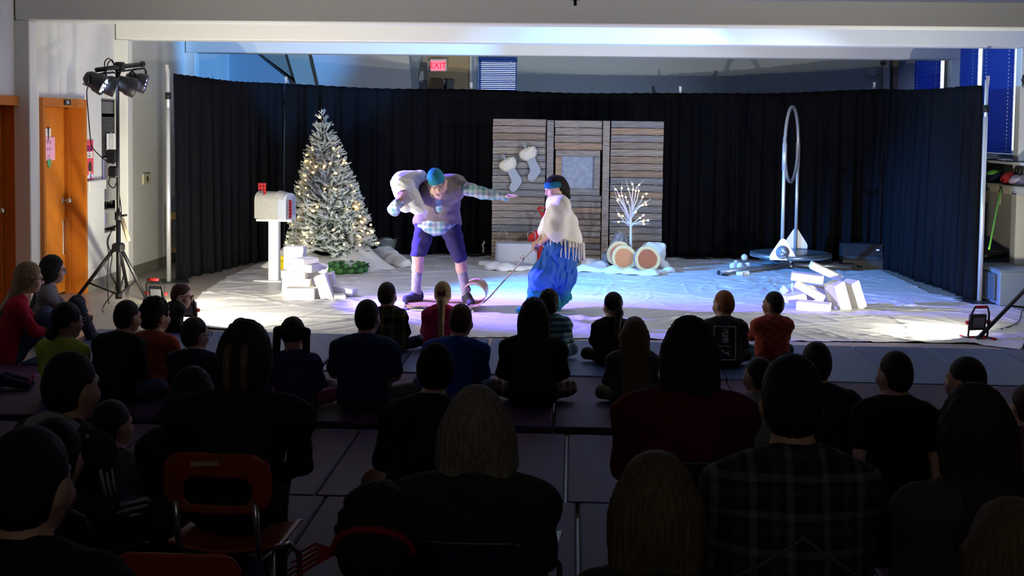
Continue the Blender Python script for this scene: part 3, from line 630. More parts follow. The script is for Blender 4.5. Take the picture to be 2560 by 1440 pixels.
# white cloth heaped round the tree foot
M_cloth = mat('white_cloth', (.74,.75,.76), .85, bump=.25, bscale=35)
def ringcloth(name, c, r0, r1, hf, lab, n=120, seed=3, sq=(1,1)):
    vs, fs = [], []; prof = [(.0,.55),(.08,.95),(.2,1.0),(.45,.72),(.7,.38),(.88,.12),(1,.0)]
    for i in range(n):
        a = 2*PI*i/n; hh = hf(a); fold = .05*math.sin(a*9+seed)+.03*math.sin(a*17+2*seed)
        for j, (u, v) in enumerate(prof):
            r = r0+(r1-r0)*u*(1+.12*math.sin(a*3+seed)); r += fold*u; z = .006+hh*max(0,v+.5*fold*math.sin(j*1.7+a*5))
            vs.append((math.cos(a)*r*sq[0], math.sin(a)*r*sq[1], max(z,.004)))
    P = len(prof)
    fs = [(i*P+j, i*P+j+1, ((i+1)%n)*P+j+1, ((i+1)%n)*P+j) for i in range(n) for j in range(P-1)]
    o = linkmesh(name, npmesh(name, vs, fs), M_cloth, None, c); md = o.modifiers.new('thick','SOLIDIFY'); md.thickness = .006; md.offset = 1; return setp(o, lab, 'cloth')
ringcloth('tree_cloth', TB, .22, .80, lambda a: .27+.34*max(0,math.cos(a-2.7))**2+.12*max(0,math.cos(a-.2))**4-.10*max(0,math.cos(a+PI/2))**2, 'white cloth draped round the foot of the flocked tree')
def heap(name, pxs, Y, r, lab, hm=1.0, mm=M_cloth, lump=(.012,22), cat='cloth', h=.013):
    s = SDF(); o = at(pxs[0][0],pxs[0][1],Y); o.z = 0
    prev = None
    for px, py, q in pxs:
        p = G(px,py); c = (p.x-o.x,p.y-o.y,q*hm*.5); s.ell(c, (q*1.5,q*1.3,q*hm*.75), k=.09)
        if prev: s.cone(prev[0], c, prev[1]*.75, q*.75, k=.09, sc=(1,1.5,.7*hm))
        prev = (c, q)
    s.plane((0,0,.012),(0,0,-1)); ob = linkmesh(name, s.mesh(name,h,lump=lump), mm, None, o); return setp(ob, lab, cat)
heap('cloth_bundle', [(935,652,.10),(962,655,.13),(990,662,.09),(1008,668,.07)], 16.3, .1, 'crumpled white cloth lying in front of the metal bucket', 1.2)
heap('cloth_heap', [(1216,667,.06),(1235,675,.07),(1265,678,.05),(1300,678,.045),(1340,676,.045)], 16.6, .1, 'white cloth crumpled under the grey storage bin')
heap('cloth_heap', [(1480,668,.10),(1500,675,.08),(1460,680,.06),(1530,684,.06),(1580,688,.05),(1630,690,.05),(1670,682,.05)], 16.5, .1, 'white cloth crumpled below the timber slices', .9)
# metal bucket
p = G(966,640); t = empty('metal_bucket', (p.x,p.y,0), 'shiny galvanised bucket on the sheet right of the tree', 'bucket')
m = MB(); m.lathe([(.0,.01),(.10,.008),(.105,.03),(.155,.24),(.165,.245),(.165,.255),(.152,.25),(.1,.035),(0,.03)], 32); m.build('bucket_body', mat('galvanised_steel', (.60,.66,.68), .28, .95), t)
m = MB(); m.tube([(.165*math.cos(a),.165*math.sin(a)*.3-.16,.24-.12*math.sin(a)) for a in np.linspace(0,PI,14)], .005, 6); m.build('bail_handle', M_steel, t)
p = G(1185,640); t = empty('black_dish', (p.x,p.y,0), 'low black dish on the floor behind the man on the sled', 'dish')
m = MB(); m.lathe([(0,.01),(.2,.01),(.27,.05),(.26,.055),(.19,.02),(0,.02)], 24); m.build('dish', M_dark, t)
m = MB(); m.tube([(.13,.0,.05),(.14,0,.12),(.12,0,.16),(.15,0,.2),(.14,0,.22)], [.014,.01,.012,.014,.008], 8); m.build('white_stub', M_cloth, t)

# ---------------------------------------------------------------- mailbox
M_mfelt = mat('pale_grey_felt', (.36,.36,.34), .95, bump=.35, bscale=120, vary=.08, vscale=40); M_lin = mat('grey_lining', (.36,.40,.46), .9)
M_plaid = mat_bands('red_black_plaid', [(.45,.02,.025),(.06,.005,.006)], 'x', 26, cross='z', cscale=26)
p = G(684,704); mbx = empty('mailbox', (p.x,p.y,0), 'grey felt mailbox with a red plaid flag on a white post', 'mailbox')
S = 3150/p.y; Z = lambda py: HC-(py-(314+.012*(684-1434)))/S; xx = lambda px: (px-684)/S
m = MB(); m.bbox((xx(686),0,(Z(553)+.02)/2), (.12,.12,Z(553)-.02), b=.008); m.bbox((xx(686)-.005,-.058,(Z(553)+.02)/2), (.07,.012,Z(553)-.1), b=.003); m.build('post', M_white, mbx)
m = MB(); m.bbox((xx(674),-.02,.012), (.33,.20,.024), b=.006); m.build('foot_board', M_white, mbx)
m = MB(); m.bbox((xx(689),0,Z(552)), (.42,.22,.028), b=.006); m.build('shelf_board', M_white, mbx)
zb = Z(550)+.012; zt_ = Z(479); Wd = .20
prof = [(-Wd/2,0),(-Wd/2,(zt_-zb)-.10)]+[(-Wd/2*math.cos(a),(zt_-zb)-.10+.10*math.sin(a)) for a in np.linspace(.2,PI-.2,9)]+[(Wd/2,(zt_-zb)-.10),(Wd/2,0)]
R = rotz(-.42); L = xx(705)-xx(645)
def prismR(m, prof, xa, xb, shrink=1.0):
    o = R @ Vector((xa,0,0))+Vector((xx(645)+.02,-.02,zb)); m.prism([(u*shrink,v*shrink) for u,v in prof], o, R @ Vector((0,-1,0)), (0,0,1), -(xb-xa))
m = MB(); prismR(m, prof, 0, L*1.18); m.build('mailbox_body', M_mfelt, mbx)
m = MB(); prismR(m, prof, L*1.18, L*1.62, .97); m.build('mailbox_front', M_lin, mbx)
vs = []; n = 9
for s_ in (0,1):
    for k in range(n+1):
        a = .35+(PI-.7)*k/n; xo = (L*1.05+(.40)*s_*L); vs.append(R @ Vector((xo,Wd*.56*math.cos(a),(zt_-zb)-.10+.115*math.sin(a)-.02*s_))+Vector((xx(645)+.02,-.02,zb)))
m = MB(); m.add(vs, [(k,k+1,n+2+k,n+1+k) for k in range(n)]); o = m.build('hood_flap', M_mfelt, mbx); md = o.modifiers.new('t','SOLIDIFY'); md.thickness = .012
m = MB(); q = R @ Vector((L*1.75,-.07,.02)); m.prism([(-.02,0),(.02,.0),(.02,.20),(-.02,.22)], q+Vector((xx(645)+.02,-.02,zb)), R@Vector((0,1,0)), (0,0,1), .012); m.build('door_trim', M_plaid, mbx)
m = MB(); fo = Vector((xx(668),-.13,Z(512))); m.prism([(-.014,0),(.014,0),(.014,.16),(.018,.255),(-.075,.255),(-.075,.17),(-.014,.16)], fo, (1,0,0), (0,0,1), .014); m.build('flag', M_plaid, mbx)

# ---------------------------------------------------------------- white foam blocks
M_foam = mat('white_foam_block', (.80,.78,.72), .75, bump=.08, bscale=25)
def block(px, py, Y, dims, rot, lab, grp):
    o = at(px,py,Y); m = MB(); m.bbox((0,0,0), dims, None, .008); ob = m.build('foam_block', M_foam, None, o, rot); return setp(ob, lab, 'block', grp)
g = 'white blocks left of the sled'
s = 3150/13.4
block(752,738,13.30,(.315,.18,.165),(0,0,.05),'large white block lying at the front foot of the left pile',g)
block(747,734,13.52,(.335,.17,.20),(0,0,.0),'white block behind the lowest front block of the left pile',g)
block(745,706,13.50,(.30,.20,.10),(0,0,-.03),'white block on the second layer of the left pile',g)
block(718,684.5,13.52,(.11,.18,.085),(0,0,.1),'short white block at the left of the third layer in the left pile',g)
block(750,687,13.48,(.17,.2,.075),(0,0,-.1),'white block in the middle of the third layer of the left pile',g)
block(760,668.5,13.52,(.31,.22,.083),(0,0,-.32),'long white block on the fourth layer of the left pile',g)
block(763,652.5,13.50,(.19,.24,.068),(0,0,-.6),'topmost white block of the left pile',g)
block(806,671,13.75,(.12,.2,.095),(0,.25,.2),'bluish white block tucked behind the top of the left pile',g)
block(811,720,13.40,(.13,.20,.30),(0,-.33,.12),'tall white block leaning against the right of the left pile',g)
block(829,703,13.72,(.09,.2,.2),(0,-.25,.1),'small bluish white block leaning behind the tall one in the left pile',g)
block(862,725,13.62,(.25,.16,.075),(0,.16,-.25),'white block lying flat at the right end of the left pile',g)
block(848,742,13.42,(.13,.2,.055),(0,0,.3),'thin white block under the flat one at the right end of the left pile',g)
block(738,672,13.78,(.22,.18,.5),(0,0,.0),'white block hidden at the back of the left pile',g)
g = 'white blocks right of the stage'
block(2064,679,13.75,(.36,.19,.075),(0,.42,-.12),'topmost white block sloping on the right pile',g)
block(2018,694,13.42,(.335,.2,.085),(0,.09,-.2),'white block second from the top of the right pile',g)
block(2024,735,13.55,(.39,.16,.20),(0,.06,-.08),'large white block standing at the back of the right pile',g)
block(2024,728,13.34,(.34,.13,.075),(0,.48,-.25),'white block sloping down across the front of the right pile',g)
block(1984,744,13.38,(.22,.18,.075),(0,-.15,.3),'white block at the left foot of the right pile',g)
block(2034,766,13.18,(.34,.2,.095),(0,.05,-.3),'white block lying at the front foot of the right pile',g)
block(2094,742,13.32,(.14,.19,.32),(0,-.36,.5),'tall white block leaning on the right pile',g)
block(2134,736,13.42,(.11,.19,.31),(0,-.40,.5),'rightmost tall white block leaning on the right pile',g)
block(1966,730,13.60,(.08,.2,.08),(.2,.6,.2),'small bluish white block poking out at the left of the right pile',g)
block(2074,742,13.62,(.1,.2,.22),(0,0,-.1),'white block upright inside the right pile',g)
# yellow duck toy
p = G(716,680); t = empty('yellow_toy', (p.x,p.y,0), 'bright yellow rounded toy between the mailbox post and the blocks', 'toy')
s = SDF(); s.ell((0,0,.09),(.10,.08,.085),k=.03); s.ell((-.055,-.01,.185),(.03,.03,.03),k=.02); s.ell((.09,0,.12),(.05,.04,.035),k=.04); s.plane((0,0,.008),(0,0,-1))
linkmesh('toy_body', s.mesh('toy_body',.008), mat('yellow_plastic', (.80,.62,.02), .4), t)
# green sprout wreath
p = G(866,683); t = empty('green_wreath', (p.x,p.y,0), 'green wreath of round sprouts lying on the sheet', 'wreath')
M_spr = mat('sprout_green', (.06,.20,.05), .6, vary=.3, vscale=25); M_leaf = mat('leaf_green', (.02,.075,.025), .6)
m = MB(); m.tube([(.20*math.cos(a),.20*math.sin(a),.05) for a in np.linspace(0,2*PI,24,endpoint=False)], .05, 8, closed=True); m.build('wreath_ring', M_leaf, t)
m = MB(); m.ball((0,0,0), .047, 10); b0 = m.build('sprout', M_spr, t); sme = b0.data; bpy.data.objects.remove(b0)
for k in range(22): a = k*2*PI/11+.3*(k>10); r = .235 if k < 11 else .2; o = linkmesh('sprout', sme, None, t, (r*math.cos(a),r*math.sin(a),.055 if k<11 else .10)); o.scale = (1,1,.95)
for k in range(26):
    a = k*2*PI/26; m = MB(); R = rotz(a) @ R3(.3,random.uniform(-.6,.3),random.uniform(-.5,.5)); pts = [R@Vector(q) for q in ((0,-.02,0),(.05,-.028,.012),(.09,0,0),(.05,.028,.012),(0,.02,0),(.045,0,-.006))]
    m.add([q+Vector((.22*math.cos(a),.22*math.sin(a),.09)) for q in pts], [(0,1,5),(1,2,5),(2,3,5),(3,4,5),(4,0,5)]); m.build('leaf', M_leaf, t)

# ---------------------------------------------------------------- grey storage bin
p = G(1290,668); t = empty('storage_bin', (p.x,p.y,0), 'pale grey fabric storage bin below the stockings', 'bin', rz=.03)
M_bin = mat('grey_bin_felt', (.44,.45,.48), .95, bump=.3, bscale=110); W, D, Hh = .56, .34, .33
def rr(w, d, r, n=5): return [(sx*(w/2-r)+r*math.cos(a), sy*(d/2-r)+r*math.sin(a)) for sx,sy,a0 in ((1,1,0),(-1,1,PI/2),(-1,-1,PI),(1,-1,1.5*PI)) for a in np.linspace(a0,a0+PI/2,n)]
ring = []; 
for (w,d,z) in ((W*.96,D*.95,.012),(W,D,.1),(W*.98,D,Hh),(W*.94,D*.93,Hh),(W*.92,D*.9,.03)): ring.append([(x,y,z) for x,y in rr(w,d,.06)])
n = len(ring[0]); m = MB(); m.add([q for r_ in ring for q in r_], [(i*n+k,i*n+(k+1)%n,(i+1)*n+(k+1)%n,(i+1)*n+k) for i in range(4) for k in range(n)]+[tuple(range(n-1,-1,-1)),tuple(range(4*n,5*n))]); m.build('bin_body', M_bin, t)
for sx in (-.18,.20): m = MB(); m.tube([(sx-.05,.17,Hh-.03),(sx-.05,.17,Hh+.12),(sx,.17,Hh+.14),(sx+.05,.17,Hh+.12),(sx+.05,.17,Hh-.03)], .006, 6); m.build('wire_handle', M_steel, t)
# red shovel behind the woman
t = empty('red_snow_shovel', at(1352,640,17.25)*1.0, 'red plastic snow shovel standing behind the woman', 'shovel'); t.location.z = 0
M_rp = mat('red_plastic', (.62,.03,.02), .4); zh = at(1352,520,17.25).z
m = MB(); m.tube([(0,0,.4),(.02,.02,zh-.06)], .016, 8); m.build('shaft', M_rp, t)
m = MB(); m.tube([(-.05,.02,zh),(.08,.02,zh),(.03,.02,zh-.09),(.0,.02,zh-.09),(-.05,.02,zh)], .016, 8); m.build('grip', M_rp, t)
m = MB(); m.prism([(-.17,0),(.17,0),(.16,.36),(.06,.44),(-.06,.44),(-.16,.36)], (-.02,-.04,.01), (1,0,0), (0,.12,1), .02); m.build('blade', M_rp, t)
# ---------------------------------------------------------------- lit twig tree and timber slices
TY = 16.75; p = at(1577,668,TY); tw = empty('lit_twig_tree', (p.x,TY,0), 'white twig tree with warm bulbs before the timber flat', 'twig tree')
M_twig = mat('white_twig', (.82,.80,.84), .6)
P_ = lambda px, py, dy=0: at(px,py,TY+dy)-Vector((p.x,TY,0))
m = MB(); m.tube([(0,0,.02),P_(1577,610),P_(1577,545),P_(1579,520)], [.022,.018,.013,.007], 8); m.build('trunk', M_twig, tw)
m = MB(); m.bbox((0,0,.012),(.16,.16,.024),b=.006); m.build('foot', M_twig, tw)
m = MB(); m.ball((0,0,0), .0135, 8); b0 = m.build('light_bulb', M_bulb, tw); tme = b0.data; bpy.data.objects.remove(b0)
BR = [[(1575,560),(1563,532),(1545,505),(1534,468)],[(1573,540),(1560,508),(1553,480),(1556,455)],[(1578,530),(1580,505),(1572,475),(1564,450)],[(1579,525),(1588,490),(1590,470),(1609,450)],[(1579,530),(1592,500),(1597,478),(1594,466)],[(1579,530),(1600,508),(1610,484),(1625,485)],
 [(1578,540),(1598,515),(1612,507),(1628,496)],[(1578,535),(1605,513),(1622,511)],[(1576,545),(1562,520),(1548,499),(1527,489)],[(1575,552),(1558,512),(1543,478),(1533,466)],[(1574,566),(1560,553),(1547,536),(1541,523)],[(1573,560),(1558,540),(1542,538)],[(1573,560),(1557,554),(1530,555)],
 [(1579,566),(1590,552),(1605,541),(1613,534)],[(1580,562),(1600,553),(1622,548)],[(1581,558),(1605,555),(1630,548)],[(1580,560),(1600,560),(1623,560)],[(1577,545),(1574,515),(1566,500),(1562,483)],[(1578,545),(1586,535),(1594,523)],[(1579,520),(1581,490),(1583,465),(1577,452)]]
for k, b_ in enumerate(BR):
    dy = random.uniform(-.14,.14); pts = [P_(x,y,dy*i/(len(b_)-1)) for i,(x,y) in enumerate(b_)]
    m = MB(); m.tube(pts, [.009-.0065*i/(len(pts)-1) for i in range(len(pts))], 6); m.build('twig', M_twig, tw)
    for q in ((.55,.8) if k%2 else (.7,)):
        f_ = q*(len(pts)-1); i = int(f_); linkmesh('light_bulb', tme, None, tw, pts[i].lerp(pts[min(i+1,len(pts)-1)], f_-i)+Vector((0,-.012,0)))
def ringmat(name, heart, sap):
    if name in MATS: return MATS[name]
    m = mat(name, heart, .6); nt = m.node_tree; b = nt.nodes['Principled BSDF']; tc = nt.nodes.new('ShaderNodeTexCoord')
    w_ = nt.nodes.new('ShaderNodeTexWave'); w_.wave_type = 'RINGS'; w_.rings_direction = 'Z'; w_.inputs['Scale'].default_value = 12; w_.inputs['Distortion'].default_value = 2.5; w_.inputs['Detail'].default_value = 3
    nt.links.new(tc.outputs['Object'], w_.inputs['Vector']); mx = nt.nodes.new('ShaderNodeMix'); mx.data_type = 'RGBA'; mx.inputs[6].default_value = tuple(x*.86 for x in heart)+(1,); mx.inputs[7].default_value = tuple(min(1,x*1.1) for x in heart)+(1,)
    nt.links.new(w_.outputs['Fac'], mx.inputs['Factor']); nt.links.new(mx.outputs[2], b.inputs['Base Color']); return m
def slice_(px, py, Y, r, yaw, tilt, lab, heart, th=.06):
    o = at(px,py,Y); t = empty('timber_slice', o, lab, 'log slice', 'timber slices'); t.rotation_euler = (PI/2-tilt,0,yaw)
    def disc(rs, z, n=40): return [((rs*(1+.025*math.sin(3*a+px)+.012*math.sin(7*a)))*math.cos(a),(rs*(1+.025*math.sin(3*a+px)+.012*math.sin(7*a)))*math.sin(a),z) for a in np.linspace(0,2*PI,n,endpoint=False)]
    n = 40; m = MB(); a, b = disc(r,-th/2), disc(r,th/2); m.add(a+b, [(i,(i+1)%n,n+(i+1)%n,n+i) for i in range(n)]+[tuple(range(n-1,-1,-1))]); m.build('bark', mat('slice_bark', (.22,.18,.15), .95, bump=1, bscale=45), t)
    m = MB(); a, b = disc(r*.99,th/2+.001), disc(r*.74,th/2+.0015); m.add(a+b, [(i,(i+1)%n,n+(i+1)%n,n+i) for i in range(n)]); m.build('sapwood', mat('sapwood', (.80,.52,.20), .6), t)
    m = MB(); a = disc(r*.745,th/2+.002); m.add(a, [tuple(range(n))]); m.build('heartwood', ringmat('heartwood_%s'%heart, (.72,.22,.06) if heart=='light' else (.46,.11,.03), 0), t)
slice_(1549,635,16.62,.168,-.15,.10,'orange timber slice mostly hidden behind the front left one','light')
slice_(1560,645,16.46,.168,.05,.14,'pale orange timber slice at the left before the twig tree','light')
slice_(1617,648,16.40,.172,.18,.16,'dark red-brown timber slice at the right before the twig tree','dark',.07)
t = empty('log', at(1548,605,16.95), 'barked log leaning behind the timber slices', 'log'); t.rotation_euler = (-.15,.42,0)
m = MB(); m.lathe([(.10,-.33),(.105,0),(.10,.12)], 20); m.build('bark', mat('birch_bark', (.32,.31,.29), .9, vary=.6, vscale=14, bump=.8, bscale=30), t)
m = MB(); m.lathe([(.101,.121),(.09,.125),(0,.126)], 20); m.build('cut_end', MATS['sapwood'], t)
t = empty('log', at(1522,655,16.75), 'small dark log lying left of the timber slices', 'log'); t.rotation_euler = (.2,-.35,.5); t.location.z = .10
m = MB(); m.lathe([(.07,-.10),(.075,.12)], 16); m.build('bark', MATS['slice_bark'], t)
m = MB(); m.lathe([(0,-.102),(.07,-.101)], 16); m.build('cut_end', mat('cut_orange', (.55,.20,.07), .6), t)
s = SDF(); p = G(1630,668); s.ell((0,.05,.17),(.17,.12,.17),k=.1); s.cone((-.12,.0,.28),(.13,.05,.29),.05,k=.06); s.cone((.15,-.03,.05),(.19,-.05,.0),.06,k=.06); s.plane((0,0,.012),(0,0,-1))
o = linkmesh('draped_stump', s.mesh('draped_stump',.011,lump=(.012,26)), M_cloth, None, (p.x,16.9,0)); setp(o, 'stump draped in pale cloth at the right end of the timber flat', 'cloth')
# ---------------------------------------------------------------- rotating hoop apparatus
p = G(1976,671); AP = Vector((p.x,p.y,0)); ap = empty('hoop_apparatus', AP, 'tall metal hoop on two tubes over a round turntable', 'acrobat hoop')
Q = lambda px, py, dy=0.: at(px,py,AP.y+dy)-AP
zd = .185; Ry = .57
m = MB(); m.lathe([(0,zd-.03),(.50,zd-.03),(.545,zd-.02),(.55,zd+.0),(.545,zd+.03),(.5,zd+.035),(0,zd+.035)], 48); m.build('turntable', mat('turntable_metal', (.34,.40,.42), .3, .8), ap)
m = MB(); m.lathe([(.05,.0),(.055,.05),(.03,.07),(.03,zd-.05),(.07,zd-.03)], 20); m.build('hub', M_steel, ap)
for px, py, dy in ((1797,690,0),(2142,676,0),(1905,655,1),(2075,660,1)):
    e_ = G(px,py)-AP; e_.z = .045; m = MB(); m.tube([e_*.06+Vector((0,0,.045)), e_], .036, 12); m.build('leg', mat('leg_metal', (.45,.50,.54), .35, .8), ap)
e_ = G(1797,690)-AP; m = MB(); d = Vector((e_.x,e_.y,0)).normalized(); m.cyl(Vector((e_.x,e_.y,.045)),Vector((e_.x,e_.y,.045))+d*.006,.028); m.bbox((e_.x+.08,e_.y-.02,.012),(.08,.05,.02),b=.004); m.build('tube_end', M_dark, ap)
m = MB(); e2 = G(2142,676)-AP; m.bbox((e2.x,e2.y,.03),(.14,.08,.05),b=.01); m.build('leg_foot', M_dark, ap)
hc = Q(1979,361); hr = (at(1979,266,AP.y).z-at(1979,458,AP.y).z)/2-.012
_f, _b = Q(1960,361,-.52), Q(1996,361,.52); dirh = Vector((_b.x-_f.x,_b.y-_f.y,0)).normalized()
m = MB(); m.tube([hc+dirh*(hr*math.cos(a))+Vector((0,0,hr*math.sin(a))) for a in np.linspace(0,2*PI,64,endpoint=False)], .022, 10, closed=True); m.build('hoop', mat('grey_tube', (.55,.58,.60), .35, .5), ap)
for sg, nm in ((-1,0),(1,1)):
    b_ = Vector((hc.x,0,0))+dirh*(sg*(hr+.01)); 
    m = MB(); m.cyl(b_+Vector((0,0,zd+.03)),b_+Vector((0,0,hc.z+.1)),.024,n=12); m.build('upright_tube', M_alu, ap)
    m = MB(); m.cyl(b_+Vector((0,0,hc.z-.33)),b_+Vector((0,0,hc.z+.02)),.031,n=12); m.build('sleeve', M_alu, ap)
    m = MB(); pts = [(-.165,.0),(.165,.0),(.17,.05),(.15,.09),(.03,.275),(0,.29),(-.03,.275),(-.15,.09),(-.17,.05)]; yo = -.035 if sg<0 else .03
    m.prism(pts, b_+Vector((0,yo,zd+.035 if sg>0 else zd-.02)), (1,0,0), (0,0,1), .008); m.build('gusset_plate', mat('plate_alu', (.74,.77,.82), .4, .3), ap)
    if sg < 0:
        c = b_+Vector((0,yo-.014,zd+.085)); m = MB(); m.lathe([(.088,0),(.088,.006),(0,.006)], 32, c, Matrix.Rotation(PI/2,3,'X')); m.build('emblem_disc', mat('emblem_grey', (.18,.20,.24), .5), ap)
        m = MB()
        for pts in ([(-.025,.055),(-.012,.05),(.012,.008),(.0,-.002),(-.018,.02)],[(.0,.05),(.012,.052),(.02,.02),(.042,.0),(.03,-.012),(.008,.01)],[(-.035,.02),(-.03,.01),(-.022,-.025),(.0,-.01),(.012,-.022),(-.005,-.042),(-.028,-.032)]): m.prism(pts, c+Vector((0,-.0075,0)), (1,0,0), (0,0,1), .002)
        m.prism([(-.04,-.062),(.04,-.058),(.04,-.066),(-.04,-.070)], c+Vector((0,-.0075,0)), (1,0,0), (0,0,1), .002); m.build('emblem', M_paper, ap)
M_ball = mat('white_rubber_ball', (.78,.74,.78), .5)
for k, (px, py, z) in enumerate([(1832,669,.045),(1850,670,.05),(1869,669,.047),(1858,659,.12),(1840,661,.046),(1861,676,.035)]):
    q = G(px,py+5); m = MB(); m.ball((0,0,0), .046 if k < 4 else .036, 14); o = m.build('juggling_ball', M_ball, None, (q.x,q.y if k!=3 else q.y-.1,z+.006))
    setp(o, ['leftmost white juggling ball of the cluster','middle white juggling ball at the front of the cluster','rightmost white juggling ball of the cluster','white juggling ball resting on top of the cluster','small white juggling ball behind the leftmost one','small white juggling ball in front of the rightmost one'][k], 'ball', 'juggling balls left of the hoop')
for k, (px, py) in enumerate([(1849,687),(1865,686)]):
    q = G(px,py+4); m = MB(); m.bbox((0,0,.03),(.085,.06,.055),b=.012); o = m.build('white_puck', M_ball, None, (q.x,q.y,.006),(0,0,.2*k)); setp(o, ['left white puck lying before the tube leg','right white puck lying before the tube leg'][k], 'puck', 'white pucks by the hoop leg')
# wedge speaker and floor plate
p = G(2152,669); t = empty('wedge_speaker', (p.x,p.y,0), 'black wedge stage speaker against the right drape', 'speaker', rz=-.08)
m = MB(); m.prism([(-.2,0),(.2,0),(.2,.12),(.05,.33),(-.2,.33)], (-.27,0,0), (0,-1,0), (0,0,1), -.54); m.build('cabinet', mat('speaker_black', (.02,.021,.024), .5), t)
m = MB(); nn = Vector((0,-.21,.15)).normalized(); m.prism([(-.24,.02),(.2,.02),(.2,.23),(-.24,.23)], Vector((0,-.2,.12))+nn*.004, (1,0,0), (0,.15,.21), -.006); m.build('grille', mat('speaker_grille', (.04,.042,.046), .6, bump=.5, bscale=300), t)
m = MB(); m.bbox((.2,-.13,.26),(.04,.01,.02),b=.002); m.build('badge', M_alu, t)
for sx in (-.276,.276): m = MB(); m.bbox((sx,-.02,.12),(.014,.16,.07),b=.006); m.build('side_handle', M_dark, t)
p = G(1738,647); m = MB(); m.bbox((0,0,.008),(.35,.3,.014),rotz(.3),.004); o = m.build('floor_plate', M_dark, None, (p.x,p.y,.002)); setp(o, 'flat black steel plate on the floor before the drape right of the timber flat', 'plate')
# ---------------------------------------------------------------- people
SKIN = {'fair': (.62,.38,.28), 'mid': (.48,.28,.19), 'tan': (.34,.19,.12)}
HAIRC = {'black': (.006,.005,.005), 'dark': (.012,.008,.006), 'brown': (.035,.02,.012), 'light': (.14,.09,.045), 'dark_blond': (.12,.085,.042), 'blond': (.34,.23,.11), 'ginger': (.36,.13,.04), 'grey': (.22,.19,.15), 'auburn': (.06,.025,.015)}
def skin(k): return mat('skin_'+k, SKIN[k], .55, spec=.35)
def hairm(k): return mat('hair_'+k, HAIRC[k], .62, spec=.25, vary=.45, vscale=26, stretch=(5,5,.5), bump=.5, bscale=60)
def cloth(name, c): return mat('cloth_'+name, c, .88, spec=.15, bump=.25, bscale=55)
M_eye = mat('eye_white', (.75,.73,.70), .2); M_pupil = mat('eye_dark', (.02,.015,.012), .15); M_spec = mat('glasses_frame', (.01,.01,.012), .3); M_lip = mat('lips', (.45,.14,.12), .5)
def headframe(c, yaw, pitch=0., roll=0.): return np.array(c, float), np.array(Matrix.Rotation(yaw,3,'Z') @ Matrix.Rotation(pitch,3,'X') @ Matrix.Rotation(roll,3,'Y'))
def head_ops(s, hc, R, u, face=True, ears=True):
    f = lambda x, y, z: hc + R @ (np.array((x,y,z))*u)
    s.ell(f(0,-.012,.025), np.array((.076,.097,.100))*u, R, .02); s.ell(f(0,.030,-.045), np.array((.058,.062,.072))*u, R, .05)
    s.ell(f(0,.048,-.095), np.array((.030,.030,.025))*u, R, .035)
    if ears:
        for q in (-1,1): s.ell(f(q*.077,-.008,-.018), np.array((.011,.022,.032))*u, R, .012)
    if face:
        for q in (-1,1): s.ell(f(q*.032,.092,.004), np.array((.020,.016,.014))*u, R, .02, 's'); s.ell(f(q*.042,.066,-.038), np.array((.022,.018,.018))*u, R, .03)
        s.cone(f(0,.086,.008), f(0,.113,-.030), .009*u, .013*u, .012); s.ell(f(0,.096,-.036), np.array((.018,.012,.009))*u, R, .01)
        s.ell(f(0,.082,-.066), np.array((.024,.012,.008))*u, R, .008); s.ell(f(0,.080,-.077), np.array((.020,.012,.008))*u, R, .008); s.ell(f(0,.084,.022), np.array((.045,.012,.009))*u, R, .02)
    return f
